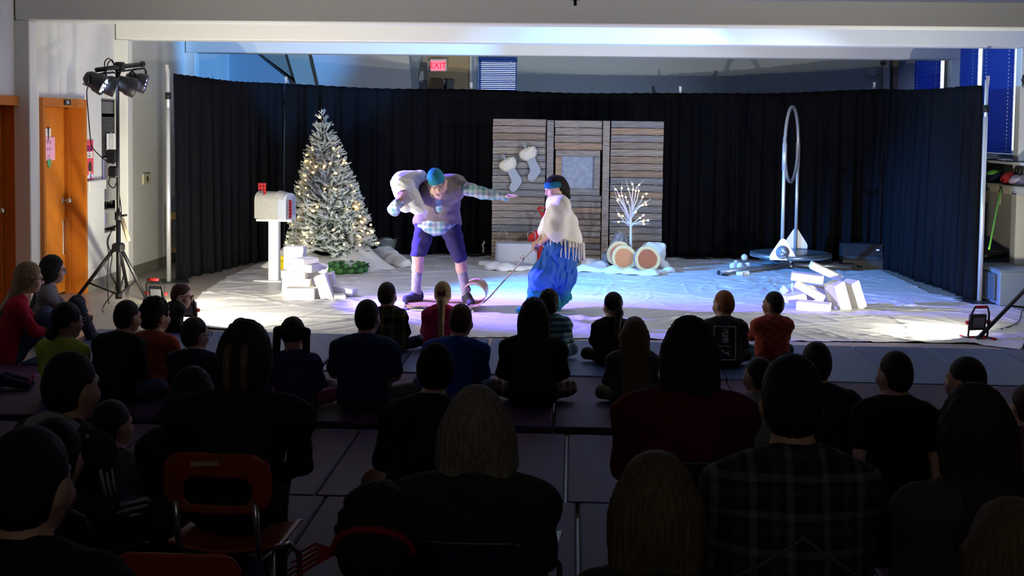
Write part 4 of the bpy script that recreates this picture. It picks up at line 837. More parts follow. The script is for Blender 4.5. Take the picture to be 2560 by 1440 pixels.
def hair_ops(kind, hc, R, u, back_y, L, w=1.0):
    """returns [(name, SDF, strand, lump)] ; back_y is how far behind the neck the hair hangs; L its end height"""
    f = lambda x, y, z: hc + R @ (np.array((x,y,z))*u); out = []
    s = SDF()
    if kind in ('short','crop','fluffy','bowl','beanie','pony','tails','bun','claw','long','bob','hood'):
        g = {'short':.985,'crop':.955,'fluffy':1.10,'bowl':1.10,'beanie':1.06,'pony':1.02,'tails':1.03,'bun':1.03,'claw':1.10,'long':1.06,'bob':1.10,'hood':1.0}[kind]
        s.ell(f(0,-.018,.032), np.array((.084,.101,.104))*u*g, R, .01)
        if kind in ('short','crop','fluffy','bowl'): s.ell(f(0,-.035,-.02), np.array((.078,.079,.086))*u*g, R, .03)
    if kind in ('long','bob','bowl','claw'):
        s.ell(f(0,-.03,-.03), np.array((.088,.085,.10))*u*(1.08 if kind != 'claw' else 1.15), R, .04)
    if kind == 'long':
        z0 = hc[2]-.04*u
        for q, ww in ((-1,.055),(0,.06),(1,.055)): s.cone(f(q*.045,-.05,-.02), (hc[0]+q*.055*w, back_y-.012+abs(q)*.012, L), ww*u, .042*u, .04, (1,.72,1))
        for q in (-1,1): s.cone(f(q*.072,.0,.0), (hc[0]+q*.088*w, back_y*.55, (L+z0)/2-.02), .026*u, .022*u, .03)
    if kind == 'bob':
        zb = max(L, hc[2]-.24*u)
        for q in (-1,0,1): s.cone(f(q*.05,-.03,-.02), (hc[0]+q*.062, hc[1]-.045, zb), .062*u, .05*u, .04, (1,.8,1))
        for q in (-1,1): s.cone(f(q*.082,.01,.0), (hc[0]+q*.09, hc[1]+.0, zb+.03), .028*u, .03*u, .03)
    if kind == 'bowl':
        for q in (-1,0,1): s.cone(f(q*.05,-.03,.0), f(q*.06,-.04,-.11), .055*u, .05*u, .04)
    if kind != 'beanie':
        s.ell(f(0,.105,-.052 if kind not in ('long','bob','claw') else -.045), np.array((.074 if kind not in ('long','bob') else .060,.085,.105))*u, R, .02, 's')
        if kind in ('short','crop','fluffy'):
            for q in (-1,1): s.ell(f(q*.085,.012,-.045), np.array((.03,.045,.055))*u, R, .015, 's')
            s.plane(f(0,-.06,-.088), R @ np.array((0,.25,-1.)))
        if kind in ('pony','tails','bun'): s.plane(f(0,-.05,-.10), R @ np.array((0,.35,-1.)))
    else: s.plane(f(0,0,-.012), R @ np.array((0,-.12,-1.)))
    if kind == 'pony':
        s.cone(f(0,-.10,.0), f(0,-.128,-.06), .03*u, .034*u, .03); s.cone(f(0,-.128,-.06), (hc[0]+.005, back_y-.02, L+.05), .038*u, .026*u, .02); s.cone((hc[0]+.005, back_y-.02, L+.05), (hc[0], back_y-.015, L), .026*u, .008, .02)
    if kind == 'tails':
        for q in (-1,1):
            s.cone(f(q*.075,-.03,.045), f(q*.115,-.03,.03), .022*u, .026*u, .015); s.cone(f(q*.115,-.03,.03), (hc[0]+q*.118*u, hc[1]-.05, L+.06), .028*u, .03*u, .015); s.cone((hc[0]+q*.118*u, hc[1]-.05, L+.06), (hc[0]+q*.11*u, hc[1]-.05, L), .03*u, .008, .02)
    if kind == 'bun': s.ell(f(-.02,-.105,-.085), np.array((.052,.045,.048))*u, R, .02)
    if kind == 'claw': s.ell(f(0,-.10,-.03), np.array((.06,.035,.085))*u, R, .03)
    A = {'short':.0009,'crop':.0005,'fluffy':.003,'bowl':.0018,'beanie':.0,'pony':.0015,'tails':.0015,'bun':.0015,'claw':.002,'long':.0024,'bob':.002,'hood':0}[kind]
    return s, ((hc, A, 44) if A else None), ((.0035,95) if kind == 'fluffy' else None)
def hand_ops(s, w, d, n, u=1.0, curl=.5, side=1):
    """palm, four fingers, thumb: w wrist, d pointing direction, n palm normal (curl direction)"""
    w, d, n = np.array(w,float), np.array(d,float), np.array(n,float); d /= np.linalg.norm(d); n = n-d*(n@d); n /= np.linalg.norm(n); t = np.cross(d,n)*side
    s.cone(w, w+d*.025*u, .024*u, .024*u, .02)
    for q in (-1,0,1): s.cone(w+d*.02*u+t*q*.014*u, w+d*.078*u+t*q*.024*u, .015*u, .0125*u, .015)
    for i, (q, L) in enumerate(((1.15,.066),(.4,.076),(-.35,.071),(-1.1,.055))):
        a = w+d*.08*u+t*q*.0245*u; b = a+(d*math.cos(curl*.5)+n*math.sin(curl*.5)+t*q*.06)*L*.5*u; c = b+(d*math.cos(curl*1.5)+n*math.sin(curl*1.5)+t*q*.06)*L*.5*u
        s.cone(a, b, .0088*u, .0082*u, .006); s.cone(b, c, .0082*u, .0068*u, .004)
    a = w+d*.022*u+t*.022*u; b = a+(d*.65+t*.62+n*.25)*.040*u; c = b+(d*.85+t*.25+n*.4)*.03*u
    s.cone(a, b, .0125*u, .0095*u, .012); s.cone(b, c, .0095*u, .0075*u, .004)
def glasses(t, f, R, u, hc):
    m = MB()
    for q in (-1,1):
        c = f(q*.033,.105,.002); m.tube([c+R@np.array((.024*math.cos(a)*u,0,.019*math.sin(a)*u)) for a in np.linspace(0,2*PI,16,endpoint=False)], .0028, 6, closed=True); m.tube([f(q*.057,.102,.006),f(q*.080,.06,.006),f(q*.084,-.005,-.002)], .0025, 6)
    m.tube([f(-.01,.107,.006),f(.01,.107,.006)], .0025, 6); m.build('glasses', M_spec, t)
def eyes(t, f, R, u):
    for q in (-1,1):
        m = MB(); m.ball(tuple(f(q*.032,.073,.004)), .0125*u, 10); o = m.build('eye', M_eye, t); m = MB(); m.ball(tuple(f(q*.032,.0815,.003)), .0058*u, 8); m.build('pupil', M_pupil, o)
    m = MB(); m.ball(tuple(f(0,.0885,-.071)), .02*u, 10, (1,.30,.32)); m.build('lips', M_lip, t)

NPER = [0]
def sitter(lab, hx, hy, Y, bx=None, sw=.34, hs=1.0, seat=.05, floor=.05, yaw=0., hyaw=0., hpitch=-.05, hair='short', hc='brown', sk='fair', shirt=('black',(.012,.012,.013)), slv=1.0, pants=('jeans',(.03,.05,.10)),
           pose='cross', arms='lap', lean=.10, L=None, fine=.012, glass=False, face=False, wide=1.0, hands=False, extra=None, group='seated audience'):
    """a person seated facing the stage; hx,hy pixel of the crown, Y depth, bx pixel of the body's middle"""
    top = at(hx, hy, Y); bx = hx if bx is None else bx; base = at(bx, hy, Y); SH = top.z-seat; u = .92*hs
    t = empty('person', (base.x, Y, floor), lab, 'person', None, rz=yaw); z0 = seat-floor
    dl = rotz(-yaw) @ Vector((top.x-base.x, 0, 0))
    cz = SH-.128*u; T = max(.4, (SH-.245*u-.015)/.655)
    def tp(x, y, z):
        k = z/SH; yy = y*math.cos(lean)+z*math.sin(lean)*.8-.5*math.sin(lean)*SH*.55; return np.array((x+dl.x*k*k, yy+dl.y*k*k, z0+z*(1-.5*lean*lean)))
    sh = sw/2-.05*T; w_ = wide*sw/.36/T*1.0; w_ = max(.8,min(w_,1.35))
    H0 = tp(0,.035*T,cz); H0[2] = z0+cz
    hcn, R = headframe(H0, hyaw, hpitch)
    s = SDF(); f = head_ops(s, hcn, R, u, face=True)
    neck = (tp(0,-.01*T,.58*T), f(0,-.02,-.06)); s.cone(neck[0], neck[1], .056*hs, .050*hs, .03)
    TR = [((0,0,.10),(.155*w_,.115,.115)),((0,.005,.25),(.135*w_,.098,.15)),((0,0,.42),(.150*w_,.108,.17))]
    def torso(s, g=0., k=.09):
        for c, r in TR: s.ell(tp(c[0],c[1]*T,c[2]*T), (r[0]*T+g, r[1]*T+g, r[2]*T+g), None, k)
        for q in (-1,1):
            s.cone(tp(q*.05*T,-.01*T,.585*T), tp(q*sh,0,.545*T), .058*T+g, .056*T+g, .06); s.cone(tp(q*.04*T,-.015*T,.635*T), tp(q*sh*.8,-.01*T,.568*T), .032*T+g, .05*T+g, .05)
    torso(s)
    A = {'lap': lambda q: [(q*sh,0,.54),(q*(sh+(.05 if pose=='cross' else .012)*T),.07,.30),(q*.10*T,.27,.15)], 'back': lambda q: [(q*sh,0,.54),(q*(sh+.04*T),-.10,.33),(q*(sh+.05*T),-.20,.055)],
         'hug': lambda q: [(q*sh,.02,.54),(q*(sh+.04*T),.20,.34),(q*.05*T,.40,.30)], 'side': lambda q: [(q*sh,0,.54),(q*(sh+.05*T),.0,.31),(q*(sh+.05*T),.14,.11)], 'chin': lambda q: [(q*sh,0,.54),(q*(sh+.03*T),.20,.32),(q*.05*T,.16,.60)]}[arms]
    arm = {}
    for q in (-1,1):
        p = [tp(a[0],a[1]*T,a[2]*T) for a in A(q)]; arm[q] = p
        s.cone(p[0], p[1], .049*T, .039*T, .03); s.cone(p[1], p[2], .039*T, .026*T, .02)
        d = p[2]-p[1]; d = d/np.linalg.norm(d)+np.array((0,.3,-.1))
        if arms == 'back': d = np.array((q*.5,-.75,-.15))
        hand_ops(s, p[2], d, (0,0,-1) if arms != 'hug' else (0,-1,0), max(.62,min(T,1.0)), .45, q)
    Lg = {'cross': lambda q: [(q*.085*T,.05*T,.09*T),(q*.33*T*wide,.27*T,.12*T),(-q*.02*T,.36*T,.05*T+.01*q)],
          'chair': lambda q: [(q*.085*T,.06*T,.10*T),(q*.11*T,.44*T,.095*T),(q*.11*T,.46*T,-z0+.08)], 'ext': lambda q: [(q*.085*T,.05*T,.09*T),(q*.12*T,.45*T,.16*T),(q*.13*T,.85*T,.06*T)],
          'up': lambda q: [(q*.085*T,.05*T,.09*T),(q*.13*T,.34*T,.43*T),(q*.12*T,.50*T,.05*T)]}[pose]
    leg = {}
    def tl(p): return np.array((p[0], p[1]-.10*lean, p[2]+z0))
    for q in (-1,1):
        p = [tl(a) for a in Lg(q)]; leg[q] = p; s.cone(p[0], p[1], .078*T, .056*T, .05); s.cone(p[1], p[2], .054*T, .036*T, .03)
        d = {'cross': (-q*.8,.35,-.12), 'chair': (q*.1,1,-.15), 'ext': (q*.2,.35,.9), 'up': (q*.1,1,-.2)}[pose]; d = np.array(d,float)/np.linalg.norm(d)
        e = p[2]+d*.13*T; e[2] = max(e[2], .03); leg[q].append(e)
    linkmesh('body', s.mesh('body', fine), skin(sk), t)
    s = SDF(); torso(s, .022); s.cone(tp(0,-.015*T,.50*T), tp(0,-.012*T,.60*T), .085*T, .070*T, .05)
    for q in (-1,1):
        p = arm[q]; r = (.049*T+.012, .039*T+.012, .026*T+.012)
        if slv >= 1: s.cone(p[0], p[1], r[0], r[1], .03); s.cone(p[1], p[2], r[1], r[2], .02)
        else: s.cone(p[0], p[0]+(p[1]-p[0])*slv, r[0]+.004, r[1]+.014, .03)
    s.ell(tp(0,.02*T,.70*T), (.062*hs,.062*hs,.075*T), None, .012, 's')
    s.cone(tp(0,-.025*T,.60*T), tp(0,-.018*T,.635*T), .060*hs+.006, .056*hs+.004, .02)
    s.ell(tp(0,.005*T,.72*T), (.053*hs,.056*hs,.09*T), None, .004, 's')
    sm = shirt if not isinstance(shirt, tuple) else cloth(*shirt)
    linkmesh('shirt', s.mesh('shirt', fine*.95, lump=(.003,34/T)), sm, t)
    s = SDF(); s.ell(tl((0,0,.10*T)), (.158*w_*T+.008,.118*T+.008,.105*T), None, .05)
    for q in (-1,1): p = leg[q]; s.cone(p[0], p[1], .078*T+.012, .058*T+.012, .05); s.cone(p[1], p[2], .057*T+.012, .040*T+.012, .03)
    linkmesh('trousers', s.mesh('trousers', fine*1.1, lump=(.003,40)), pants if not isinstance(pants, tuple) else cloth(*pants), t)
    s = SDF()
    for q in (-1,1): s.cone(leg[q][2], leg[q][3], .042*T, .032*T, .03)
    linkmesh('footwear', s.mesh('footwear', fine), extra.get('shoe') if extra and 'shoe' in extra else cloth('dark_sock',(.02,.02,.025)), t)
    by = tp(0,-.165*T-.012,.45*T)[1]
    Lz = z0+(L if L is not None else .45)*T if hair != 'bob' else z0+SH-.26*u
    hs_, st, lp = hair_ops(hair, hcn, R, u, by, Lz, 1.0)
    nm = 'beanie' if hair == 'beanie' else 'hair'
    linkmesh(nm, hs_.mesh(nm, fine*.85, strand=st, lump=lp), hairm(hc) if hair != 'beanie' else cloth('black_knit',(.006,.006,.007)), t)
    if hair == 'beanie':
        s = SDF(); s.cone(f(0,-.02,-.008), f(0,-.02,.02), .094*u, .096*u, .01, (1,1.12,1)); linkmesh('beanie_cuff', s.mesh('beanie_cuff', fine*.85), MATS['cloth_black_knit'], t)
    if glass: glasses(t, f, R, u, hcn)
    if face: eyes(t, f, R, u)
    if extra and 'add' in extra: extra['add'](t, f, R, u, tp, T, z0, arm, leg, hcn)
    return t
# school chairs
def chair(o, yaw, colm, hole, lab, W=.40, zseat=.44, ztop=.77, tape=False, grp='school chairs'):
    t = empty('school_chair', o, lab, 'chair', grp, rz=yaw)
    zc = (ztop+zseat+.12)/2; hz = (ztop-zseat-.12)/2
    def fb(X, Y, Z):
        wz = W/2-.02*np.clip((Z-zc)/hz,0,1)**2-.04*np.clip(-(Z-zc)/hz,0,1)**3; qx, qz = np.abs(X)-(wz-.05), np.abs(Z-zc+.06*hz*(X/(W/2))**2*(Z<zc)*-1)-(hz-.05)
        d = np.sqrt(np.maximum(qx,0)**2+np.maximum(qz,0)**2)+np.minimum(np.maximum(qx,qz),0)-.05
        if hole:
            hx, hzz = np.abs(X)-(W*.30-.03), np.abs(Z-zc+.25*hz)-(.045-.03-.0*X); dh = np.sqrt(np.maximum(hx,0)**2+np.maximum(hzz,0)**2)+np.minimum(np.maximum(hx,hzz),0)-.03; d = np.maximum(d, -dh)
        yc = -.17-.14*(Z-zseat)*.6+.25*(X*X)
        return np.maximum(d*np.ones_like(yc), np.abs(Y-yc)-.006)
    s = SDF(); s.func(fb, (-W/2-.01,-.32,zseat+.08), (W/2+.01,-.1,ztop+.02)); linkmesh('backrest', s.mesh('backrest',.008), colm, t)
    def fs(X, Y, Z):
        wx = W/2+.01; qx, qy = np.abs(X)-(wx-.06), np.abs(Y-.03)-(.20-.06); d = np.sqrt(np.maximum(qx,0)**2+np.maximum(qy,0)**2)+np.minimum(np.maximum(qx,qy),0)-.06
        zc_ = zseat-.03*np.cos(np.clip(X/(W/2),-1,1)*PI/2)+.03*np.clip((-.08-Y)/.1,0,1)**2-.06*np.clip((Y-.15)/.1,0,1)**2
        return np.maximum(d*np.ones_like(zc_), np.abs(Z-zc_)-.007)
    s = SDF(); s.func(fs, (-W/2-.02,-.19,zseat-.1), (W/2+.02,.25,zseat+.05)); linkmesh('seat', s.mesh('seat',.009), colm, t)
    ch = mat('chrome_tube', (.50,.49,.46), .25, .9)
    for q in (-1,1):
        x = q*W*.36; m = MB(); m.tube([(x,-.205,zseat+.17),(x,-.185,zseat+.05),(x*1.02,-.15,zseat-.03),(x*1.03,-.06,zseat-.045),(x*1.03,.0,zseat-.045)], .011, 8); m.build('back_tube', ch, t)
        m = MB(); m.tube([(x*1.03,-.02,zseat-.046),(x*1.2,-.10,zseat-.06),(x*1.36,-.16,zseat-.14),(x*1.40,-.22,.01)], .011, 8); m.build('leg', ch, t)
        m = MB(); m.tube([(x*1.03,-.02,zseat-.046),(x*1.2,.10,zseat-.06),(x*1.36,.17,zseat-.12),(x*1.40,.20,.01)], .011, 8); m.build('leg', ch, t)
    m = MB(); m.tube([(-W*.36,-.02,zseat-.05),(W*.36,-.02,zseat-.05)], .010, 8); m.build('cross_tube', ch, t)
    if tape:
        m = MB(); zt2 = ztop-.035; m.box((-.035,-.17-.084*(zt2-zseat)-.0085,zt2), (.095,.002,.016), R3(-.08,-.06,0)); m.build('tape_label', mat('masking_tape', (.42,.33,.16), .8), t)
    return t
M_och = mat('orange_plastic', (.30,.045,.012), .4, spec=.5); M_nch = mat('navy_plastic', (.006,.010,.045), .35, spec=.5)

# ---------------------------------------------------------------- gym mats
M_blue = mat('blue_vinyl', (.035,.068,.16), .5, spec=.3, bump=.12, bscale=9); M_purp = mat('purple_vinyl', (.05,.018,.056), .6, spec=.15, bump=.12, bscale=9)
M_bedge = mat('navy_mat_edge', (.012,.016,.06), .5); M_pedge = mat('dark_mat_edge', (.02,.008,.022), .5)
PANC = {}
def gymmat(x0, x1, y0, y1, mm, me_, lab, grp, yaw=0.):
    n = max(1, round((x1-x0)/.62)); w = (x1-x0)/n; t = empty('gym_mat', ((x0+x1)/2,(y0+y1)/2,0), lab, 'mat', grp, rz=yaw)
    for i in range(n):
        key = (round(w,3), round(y1-y0,3), mm.name)
        if key not in PANC:
            m = MB(); m.bbox((0,0,.0245),(w-.006,y1-y0,.043),b=.010); o = m.build('panel', [mm,me_], t); me = o.data
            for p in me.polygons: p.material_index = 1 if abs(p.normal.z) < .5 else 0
            PANC[key] = me; bpy.data.objects.remove(o)
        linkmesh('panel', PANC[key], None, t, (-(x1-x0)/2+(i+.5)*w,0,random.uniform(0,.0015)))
    return t
gb = 'blue gym mats in the front row'
xs = [G(205,900).x, G(788,930).x]; xm = G(1193,930,.05).x; zz = .05
B0, B1 = 9.28, 10.82
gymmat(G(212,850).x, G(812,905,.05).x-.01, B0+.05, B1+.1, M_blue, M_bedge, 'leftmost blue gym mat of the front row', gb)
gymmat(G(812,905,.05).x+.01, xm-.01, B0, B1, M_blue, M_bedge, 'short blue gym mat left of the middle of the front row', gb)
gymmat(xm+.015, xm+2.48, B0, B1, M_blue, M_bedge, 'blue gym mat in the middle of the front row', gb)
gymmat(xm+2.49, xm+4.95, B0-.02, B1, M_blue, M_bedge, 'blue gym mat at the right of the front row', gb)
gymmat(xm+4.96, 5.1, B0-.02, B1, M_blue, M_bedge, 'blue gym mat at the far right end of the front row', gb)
gp = 'purple gym mats under the audience'
def row(y0, y1, xst, n, nm):
    pos = ['leftmost','second from the left','third from the left','fourth from the left','fifth from the left']
    for i in range(n): gymmat(xst+i*2.5, xst+i*2.5+2.494, y0, y1, M_purp, M_pedge, '%s purple gym mat of the %s' % (pos[i], nm), gp)
row(7.67, 9.23, -5.1, 4, 'row behind the blue mats')
row(6.13, 7.50, -5.01, 4, 'row between the two floor gaps')
row(4.64, 6.12, -4.95, 4, 'row where the first chairs stand')
row(3.14, 4.63, -3.6, 3, 'nearest row under the chairs')
# ---------------------------------------------------------------- light stands and floor lights
M_led = mat('led_violet', (.2,.2,1), emit=(.25,.2,1), estr=14); M_ledw = mat('led_bluewhite', (.6,.7,1), emit=(.55,.7,1), estr=14)
def par_can(t, c, aim, led, n=9):
    d = (Vector(aim)-Vector(c)).normalized(); R = d.to_track_quat('Z','Y').to_matrix(); c = Vector(c)
    m = MB(); m.lathe([(0,-.13),(.05,-.13),(.075,-.09),(.085,-.02),(.098,.0),(.102,.075),(.098,.085),(.088,.08),(.086,.06),(0,.06)], 20, c, R); o = m.build('lamp_can', M_dark, t)
    m = MB()
    for k in range(n): a = 2*PI*k/n; m.ball(tuple(c+R@Vector((.062*math.cos(a),.062*math.sin(a),.066))), .013, 6)
    m.ball(tuple(c+R@Vector((0,0,.066))), .016, 6); setp(m.build('led_lenses', led, o), kind='stuff')
    return o
def light_stand(base, feet, hubz, topz, bar, cans, lab, box=True):
    t = empty('light_stand', base, lab, 'light stand', 'stage light stands'); B = Vector(base); m = MB()
    m.tube([(0,0,.10),(0,0,hubz+.35)], .024, 12); m.tube([(0,0,hubz+.3),(0,0,topz)], .018, 12); m.build('mast', M_black, t)
    m = MB(); m.bbox((0,0,hubz),(.11,.11,.09),b=.02); m.build('hub', M_dark, t)
    m = MB(); m.cyl((0,0,hubz+.28),(0,0,hubz+.36),.035); c_ = m.build('collar', M_dark, t); m = MB(); m.tube([(.03,0,hubz+.32),(.09,0,hubz+.33)],.012,8); m.build('knob', M_dark, c_)
    m = MB(); m.cyl((0,0,.08),(0,0,.14),.035); m.build('brace_collar', M_dark, t)
    for fq in feet:
        e = Vector(fq)-B; e.z = .02; h = Vector((e.x*.1,e.y*.1,hubz-.02)); m = MB(); m.tube([h, e], .019, 10); l = m.build('leg', M_black, t)
        m = MB(); m.ball(tuple(e), .032, 8); m.build('rubber_foot', M_dark, l)
        mid = h.lerp(e,.62); m = MB(); m.tube([(0,0,.12), mid], .010, 6); m.build('brace', M_black, t)
    a, b = [Vector(q)-B for q in bar]; m = MB(); m.tube([a,b], .024, 12); m.build('light_bar', M_black, t)
    m = MB(); m.tube([a.lerp(b,.97),a.lerp(b,1.02)], .03, 12); m.build('end_cap', M_dark, t); m = MB(); m.bbox(tuple(a.lerp(b,.5)),(.09,.07,.1),b=.01); m.build('bar_clamp', M_dark, t)
    for c, aim, led in cans:
        c = Vector(c)-B; k = max(0,min(1,(c-a).dot(b-a)/(b-a).length_squared)); h = a.lerp(b,k); o = par_can(t, c, Vector(aim)-B, led)
        sd = (b-a).normalized()
        m = MB()
        m.tube([c+sd*.105, c+sd*.105+Vector((0,0,.1)), Vector((h.x,h.y,h.z-.045))+sd*.07, Vector((h.x,h.y,h.z-.045))-sd*.07, c-sd*.105+Vector((0,0,.1)), c-sd*.105], .011, 6); m.build('yoke', M_black, o)
    return t
bL = G(297,766); zz_ = lambda px,py,Y: at(px,py,Y).z
YL = bL.y
pt = lambda px,py,dy=0: at(px,py,YL+dy)
stL = light_stand(bL, [G(182,762),G(366,752),G(318,722)], zz_(290,618,YL), zz_(297,165,YL), (pt(240,175,-.25),pt(357,160,.25)),
   [(pt(243,206,-.25),at(1300,800,12.6),M_ledw),(pt(270,212,-.1),at(1300,600,14),M_ledw),(pt(318,214,.1),at(1300,560,15),M_ledw),(pt(345,205,.25),at(1500,560,14),M_led)], 'black tripod light stand with four coloured lamps beside the orange door')
m = MB(); q = pt(281,391)-bL; m.bbox(tuple(q),(.10,.09,.14),b=.012); q = pt(284,430)-bL; m.bbox(tuple(q),(.10,.08,.12),b=.02); m.build('dimmer_box', M_dark, stL)
def cable(pts, r=.006, par=stL, nm='cable'):
    P = [Vector(p) for p in pts]; out = []
    for i in range(len(P)-1):
        p0, p1, p2, p3 = P[max(i-1,0)], P[i], P[i+1], P[min(i+2,len(P)-1)]
        for k in range(6): u = k/6; out.append(.5*((2*p1)+(p2-p0)*u+(2*p0-5*p1+4*p2-p3)*u*u+(-p0+3*p1-3*p2+p3)*u**3))
    m = MB(); m.tube(out+[P[-1]], r, 6); return m.build(nm, M_black, par)
rel = lambda px,py,dy=0: pt(px,py,dy)-bL
m = MB(); q0, q1 = rel(304,545,.03), rel(322,603,.05); m.tube([q0,q1], [.022,.022], 4); m.tube([(0,0,q0.z+.05),q0+(q1-q0)*.2], .012, 6); setp(m.build('timber_strip', mat('pale_timber', (.45,.36,.22), .7, vary=.2), stL), 'pale timber strip hanging on the mast')
cable([rel(255,215,-.1),rel(222,215),rel(208,209),rel(225,206),rel(217,230),rel(222,300),rel(226,345),rel(232,370),rel(260,398),rel(284,410)], .0055)
cable([rel(245,190),rel(223,182),rel(240,198),rel(222,193),rel(243,203)], .005); cable([rel(262,172),rel(262,155),rel(272,146),rel(284,160),rel(280,172)], .006); cable([rel(268,170),rel(270,158),rel(280,150),rel(288,168)], .006)
cable([rel(284,432),rel(275,445),rel(272,460),rel(284,470),rel(292,455)], .006)
cable([rel(296,470),rel(303,540),rel(285,570),rel(268,600),rel(272,640),rel(268,700),rel(272,760,-.1)], .005); cable([rel(296,560),rel(278,580),rel(270,610),rel(280,640),rel(276,680),rel(290,720),rel(262,760,-.1),rel(258,780,-.4),rel(284,796,-.6)], .006)
bR = G(2660,812); feet = [G(2443,853), G(2556,884), bR+Vector((.28,.6,0))]; zR = at(2585,655,bR.y).z
stR = light_stand(bR, feet, zR+.1, 2.45, (at(2566,176,bR.y+.15),at(2690,160,bR.y-.2)), [(at(2583,213,bR.y+.12),at(1500,600,14),M_ledw),(at(2640,213,bR.y),at(1200,600,15),M_led)], 'black tripod light stand at the right edge, mostly outside the photo')
cable([G(2486,825)-bR+Vector((0,0,.01)),G(2500,826)-bR+Vector((0,0,.008)),G(2545,810)-bR+Vector((0,0,.02)),G(2555,780)-bR+Vector((0,0,.01)),G(2570,770)-bR+Vector((0,0,.01))], .006, stR)
M_wred = mat('work_light_red', (.55,.02,.02), .45); M_wface = mat('work_light_led', (1,1,.9), emit=(1,.96,.82), estr=40)
def work_light(o, yaw, lab):
    t = empty('floor_work_light', o, lab, 'work light', 'floor work lights', rz=yaw); m = MB()
    m.tube([(-.10,0,.03),(-.10,-.01,.14),(-.09,-.03,.24),(-.065,-.04,.30),(.065,-.04,.30),(.09,-.03,.24),(.10,-.01,.14),(.10,0,.03)], .010, 8); m.build('carry_frame', M_black, t)
    m = MB(); m.tube([(-.06,-.041,.302),(.06,-.041,.302)], .015, 10); m.build('grip', M_wred, t)
    R = R3(.12,0,0); c = Vector((0,.015,.155)); m = MB(); m.bbox(tuple(c),(.175,.04,.15),R,.01); h = m.build('lamp_head', M_dark, t)
    m = MB(); m.bbox(tuple(c+R@Vector((0,-.022,0))),(.12,.008,.10),R,.004); m.build('back_plate', mat('grey_heat_sink', (.16,.165,.17), .5), h)
    m = MB(); m.bbox(tuple(c+R@Vector((0,.0215,0))),(.145,.004,.12),R,.001); m.build('led_face', M_wface, h)
    for q in (-1,1): m = MB(); m.tube([(q*.10,.09,.014),(q*.10,-.10,.014)], .012, 8); m.build('foot', M_black, t); m = MB(); m.tube([(q*.10,.07,.015),(q*.10,.115,.015)], .015, 8); m.tube([(q*.10,-.125,.015),(q*.10,-.08,.015)], .015, 8); f_ = m.build('foot_grip', M_wred, t); setp(f_, kind='stuff')
    m = MB(); m.tube([(-.10,0,.02),(.10,0,.02)], .012, 8); m.bbox((0,-.045,.02),(.08,.04,.03),b=.006); m.build('base_bar', M_wred, t)
    for q in (-1,1): m = MB(); m.cyl((q*.09,0,.155),(q*.125,0,.155),.018); m.build('tilt_knob', M_wred, t)
work_light(WL_A, -.25, 'floor work light at the far left behind the boy with glasses'); work_light(WL_B, -.35, 'floor work light right beside the boy with glasses'); work_light(WL_R, .30, 'floor work light at the right front corner of the white sheet')

# ---------------------------------------------------------------- things along the right wall
yS = lambda px: atX(px,470,XR-.15).y
ya, yb = 12.6, 16.2; zsh = atX(2500,462,XR-.2).z
sh = empty('wall_shelf', (XR,(ya+yb)/2,zsh), 'cream wooden shelf with pegs on the right wall', 'shelf'); m = MB(); m.bbox((-.15,0,0),(.28,yb-ya,.03),b=.004); m.build('shelf_board', mat('cream_shelf', (.55,.50,.34), .6), sh)
m = MB(); m.bbox((-.285,0,-.035),(.02,yb-ya,.08),b=.004); m.build('front_rail', MATS['cream_shelf'], sh)
for k in range(7): y = -1.5+k*.5; m = MB(); m.prism([(0,0),(.085,0),(.05,-.05),(.022,-.24),(0,-.24)], (-.02,y,-.02), (-1,0,0), (0,0,1), .03); m.build('bracket', MATS['cream_shelf'], sh)
for k in range(8): y = -1.62+k*.44; m = MB(); m.tube([(-.295,y,-.06),(-.33,y,-.065),(-.335,y,-.04)], .008, 6); m.build('coat_hook', M_dark, sh)
def lump(name, px, py, dims, lab, cat, mm, seed=1, extra=None):
    p = atX(px,py,XR-.17); p.z = zsh+.0155; s = SDF(); a, b, c = dims; s.ell((0,0,c*.45),(a*.5,b*.5,c*.55),k=.05); s.ell((.02,b*.25,c*.35),(a*.45,b*.3,c*.4),k=.05); s.plane((0,0,0),(0,0,-1))
    t = empty(name, p, lab, cat); linkmesh('fabric', s.mesh('fabric',.011,lump=(.006,45)), mm, t)
    if extra: extra(t)
    return t
lump('dark_cap', 2468,446,(.2,.34,.13),'dark maroon cloth at the pole end of the cream shelf','clothing',cloth('dark_maroon',(.04,.008,.012)))
def gp_(t): s = SDF(); s.ell((-.03,0,.10),(.09,.10,.05),k=.02); linkmesh('green_patch', s.mesh('green_patch',.009), mat('lime_green', (.16,.50,.06), .7), t)
lump('navy_jacket', 2492,447,(.24,.36,.13),'folded navy clothing with a lime green patch on the cream shelf','clothing',cloth('navy_cloth',(.012,.018,.06)),2,gp_)
def blk(t):
    for k, y in enumerate((-.12,-.22)): m = MB(); m.tube([(0,y,.10),(0,y-.05,.21)], .03, 8); m.build('dark_sleeve', M_dark, t)
lump('red_mitten', 2530,455,(.24,.30,.15),'red mittens with dark cuffs on the cream shelf','clothing',cloth('red_cloth',(.42,.03,.035)),3,blk)
lump('white_shoes', 2548,462,(.2,.26,.12),'pale lilac shoe at the near end of the cream shelf','shoe',cloth('lilac_cloth',(.55,.48,.62)),4)
lump('white_sheet', 2480,455,(.25,.5,.04),'flat pale cloth lying along the cream shelf','cloth',M_cloth,5)
p = atX(2500,398,XR-.12); t = empty('papers', (XR-.1,p.y,zs-.073), 'untidy dark papers and folders on the right window sill', 'papers')
for k in range(5): m = MB(); m.box((random.uniform(-.02,.02),-.55+k*.28,.006+.008*(k%3)), (.2,.32,.008), rotz(random.uniform(-.3,.3))); m.build('sheet', [M_dark,M_paper,mat('folder_blue',(.05,.08,.2),.6)][k%3], t)
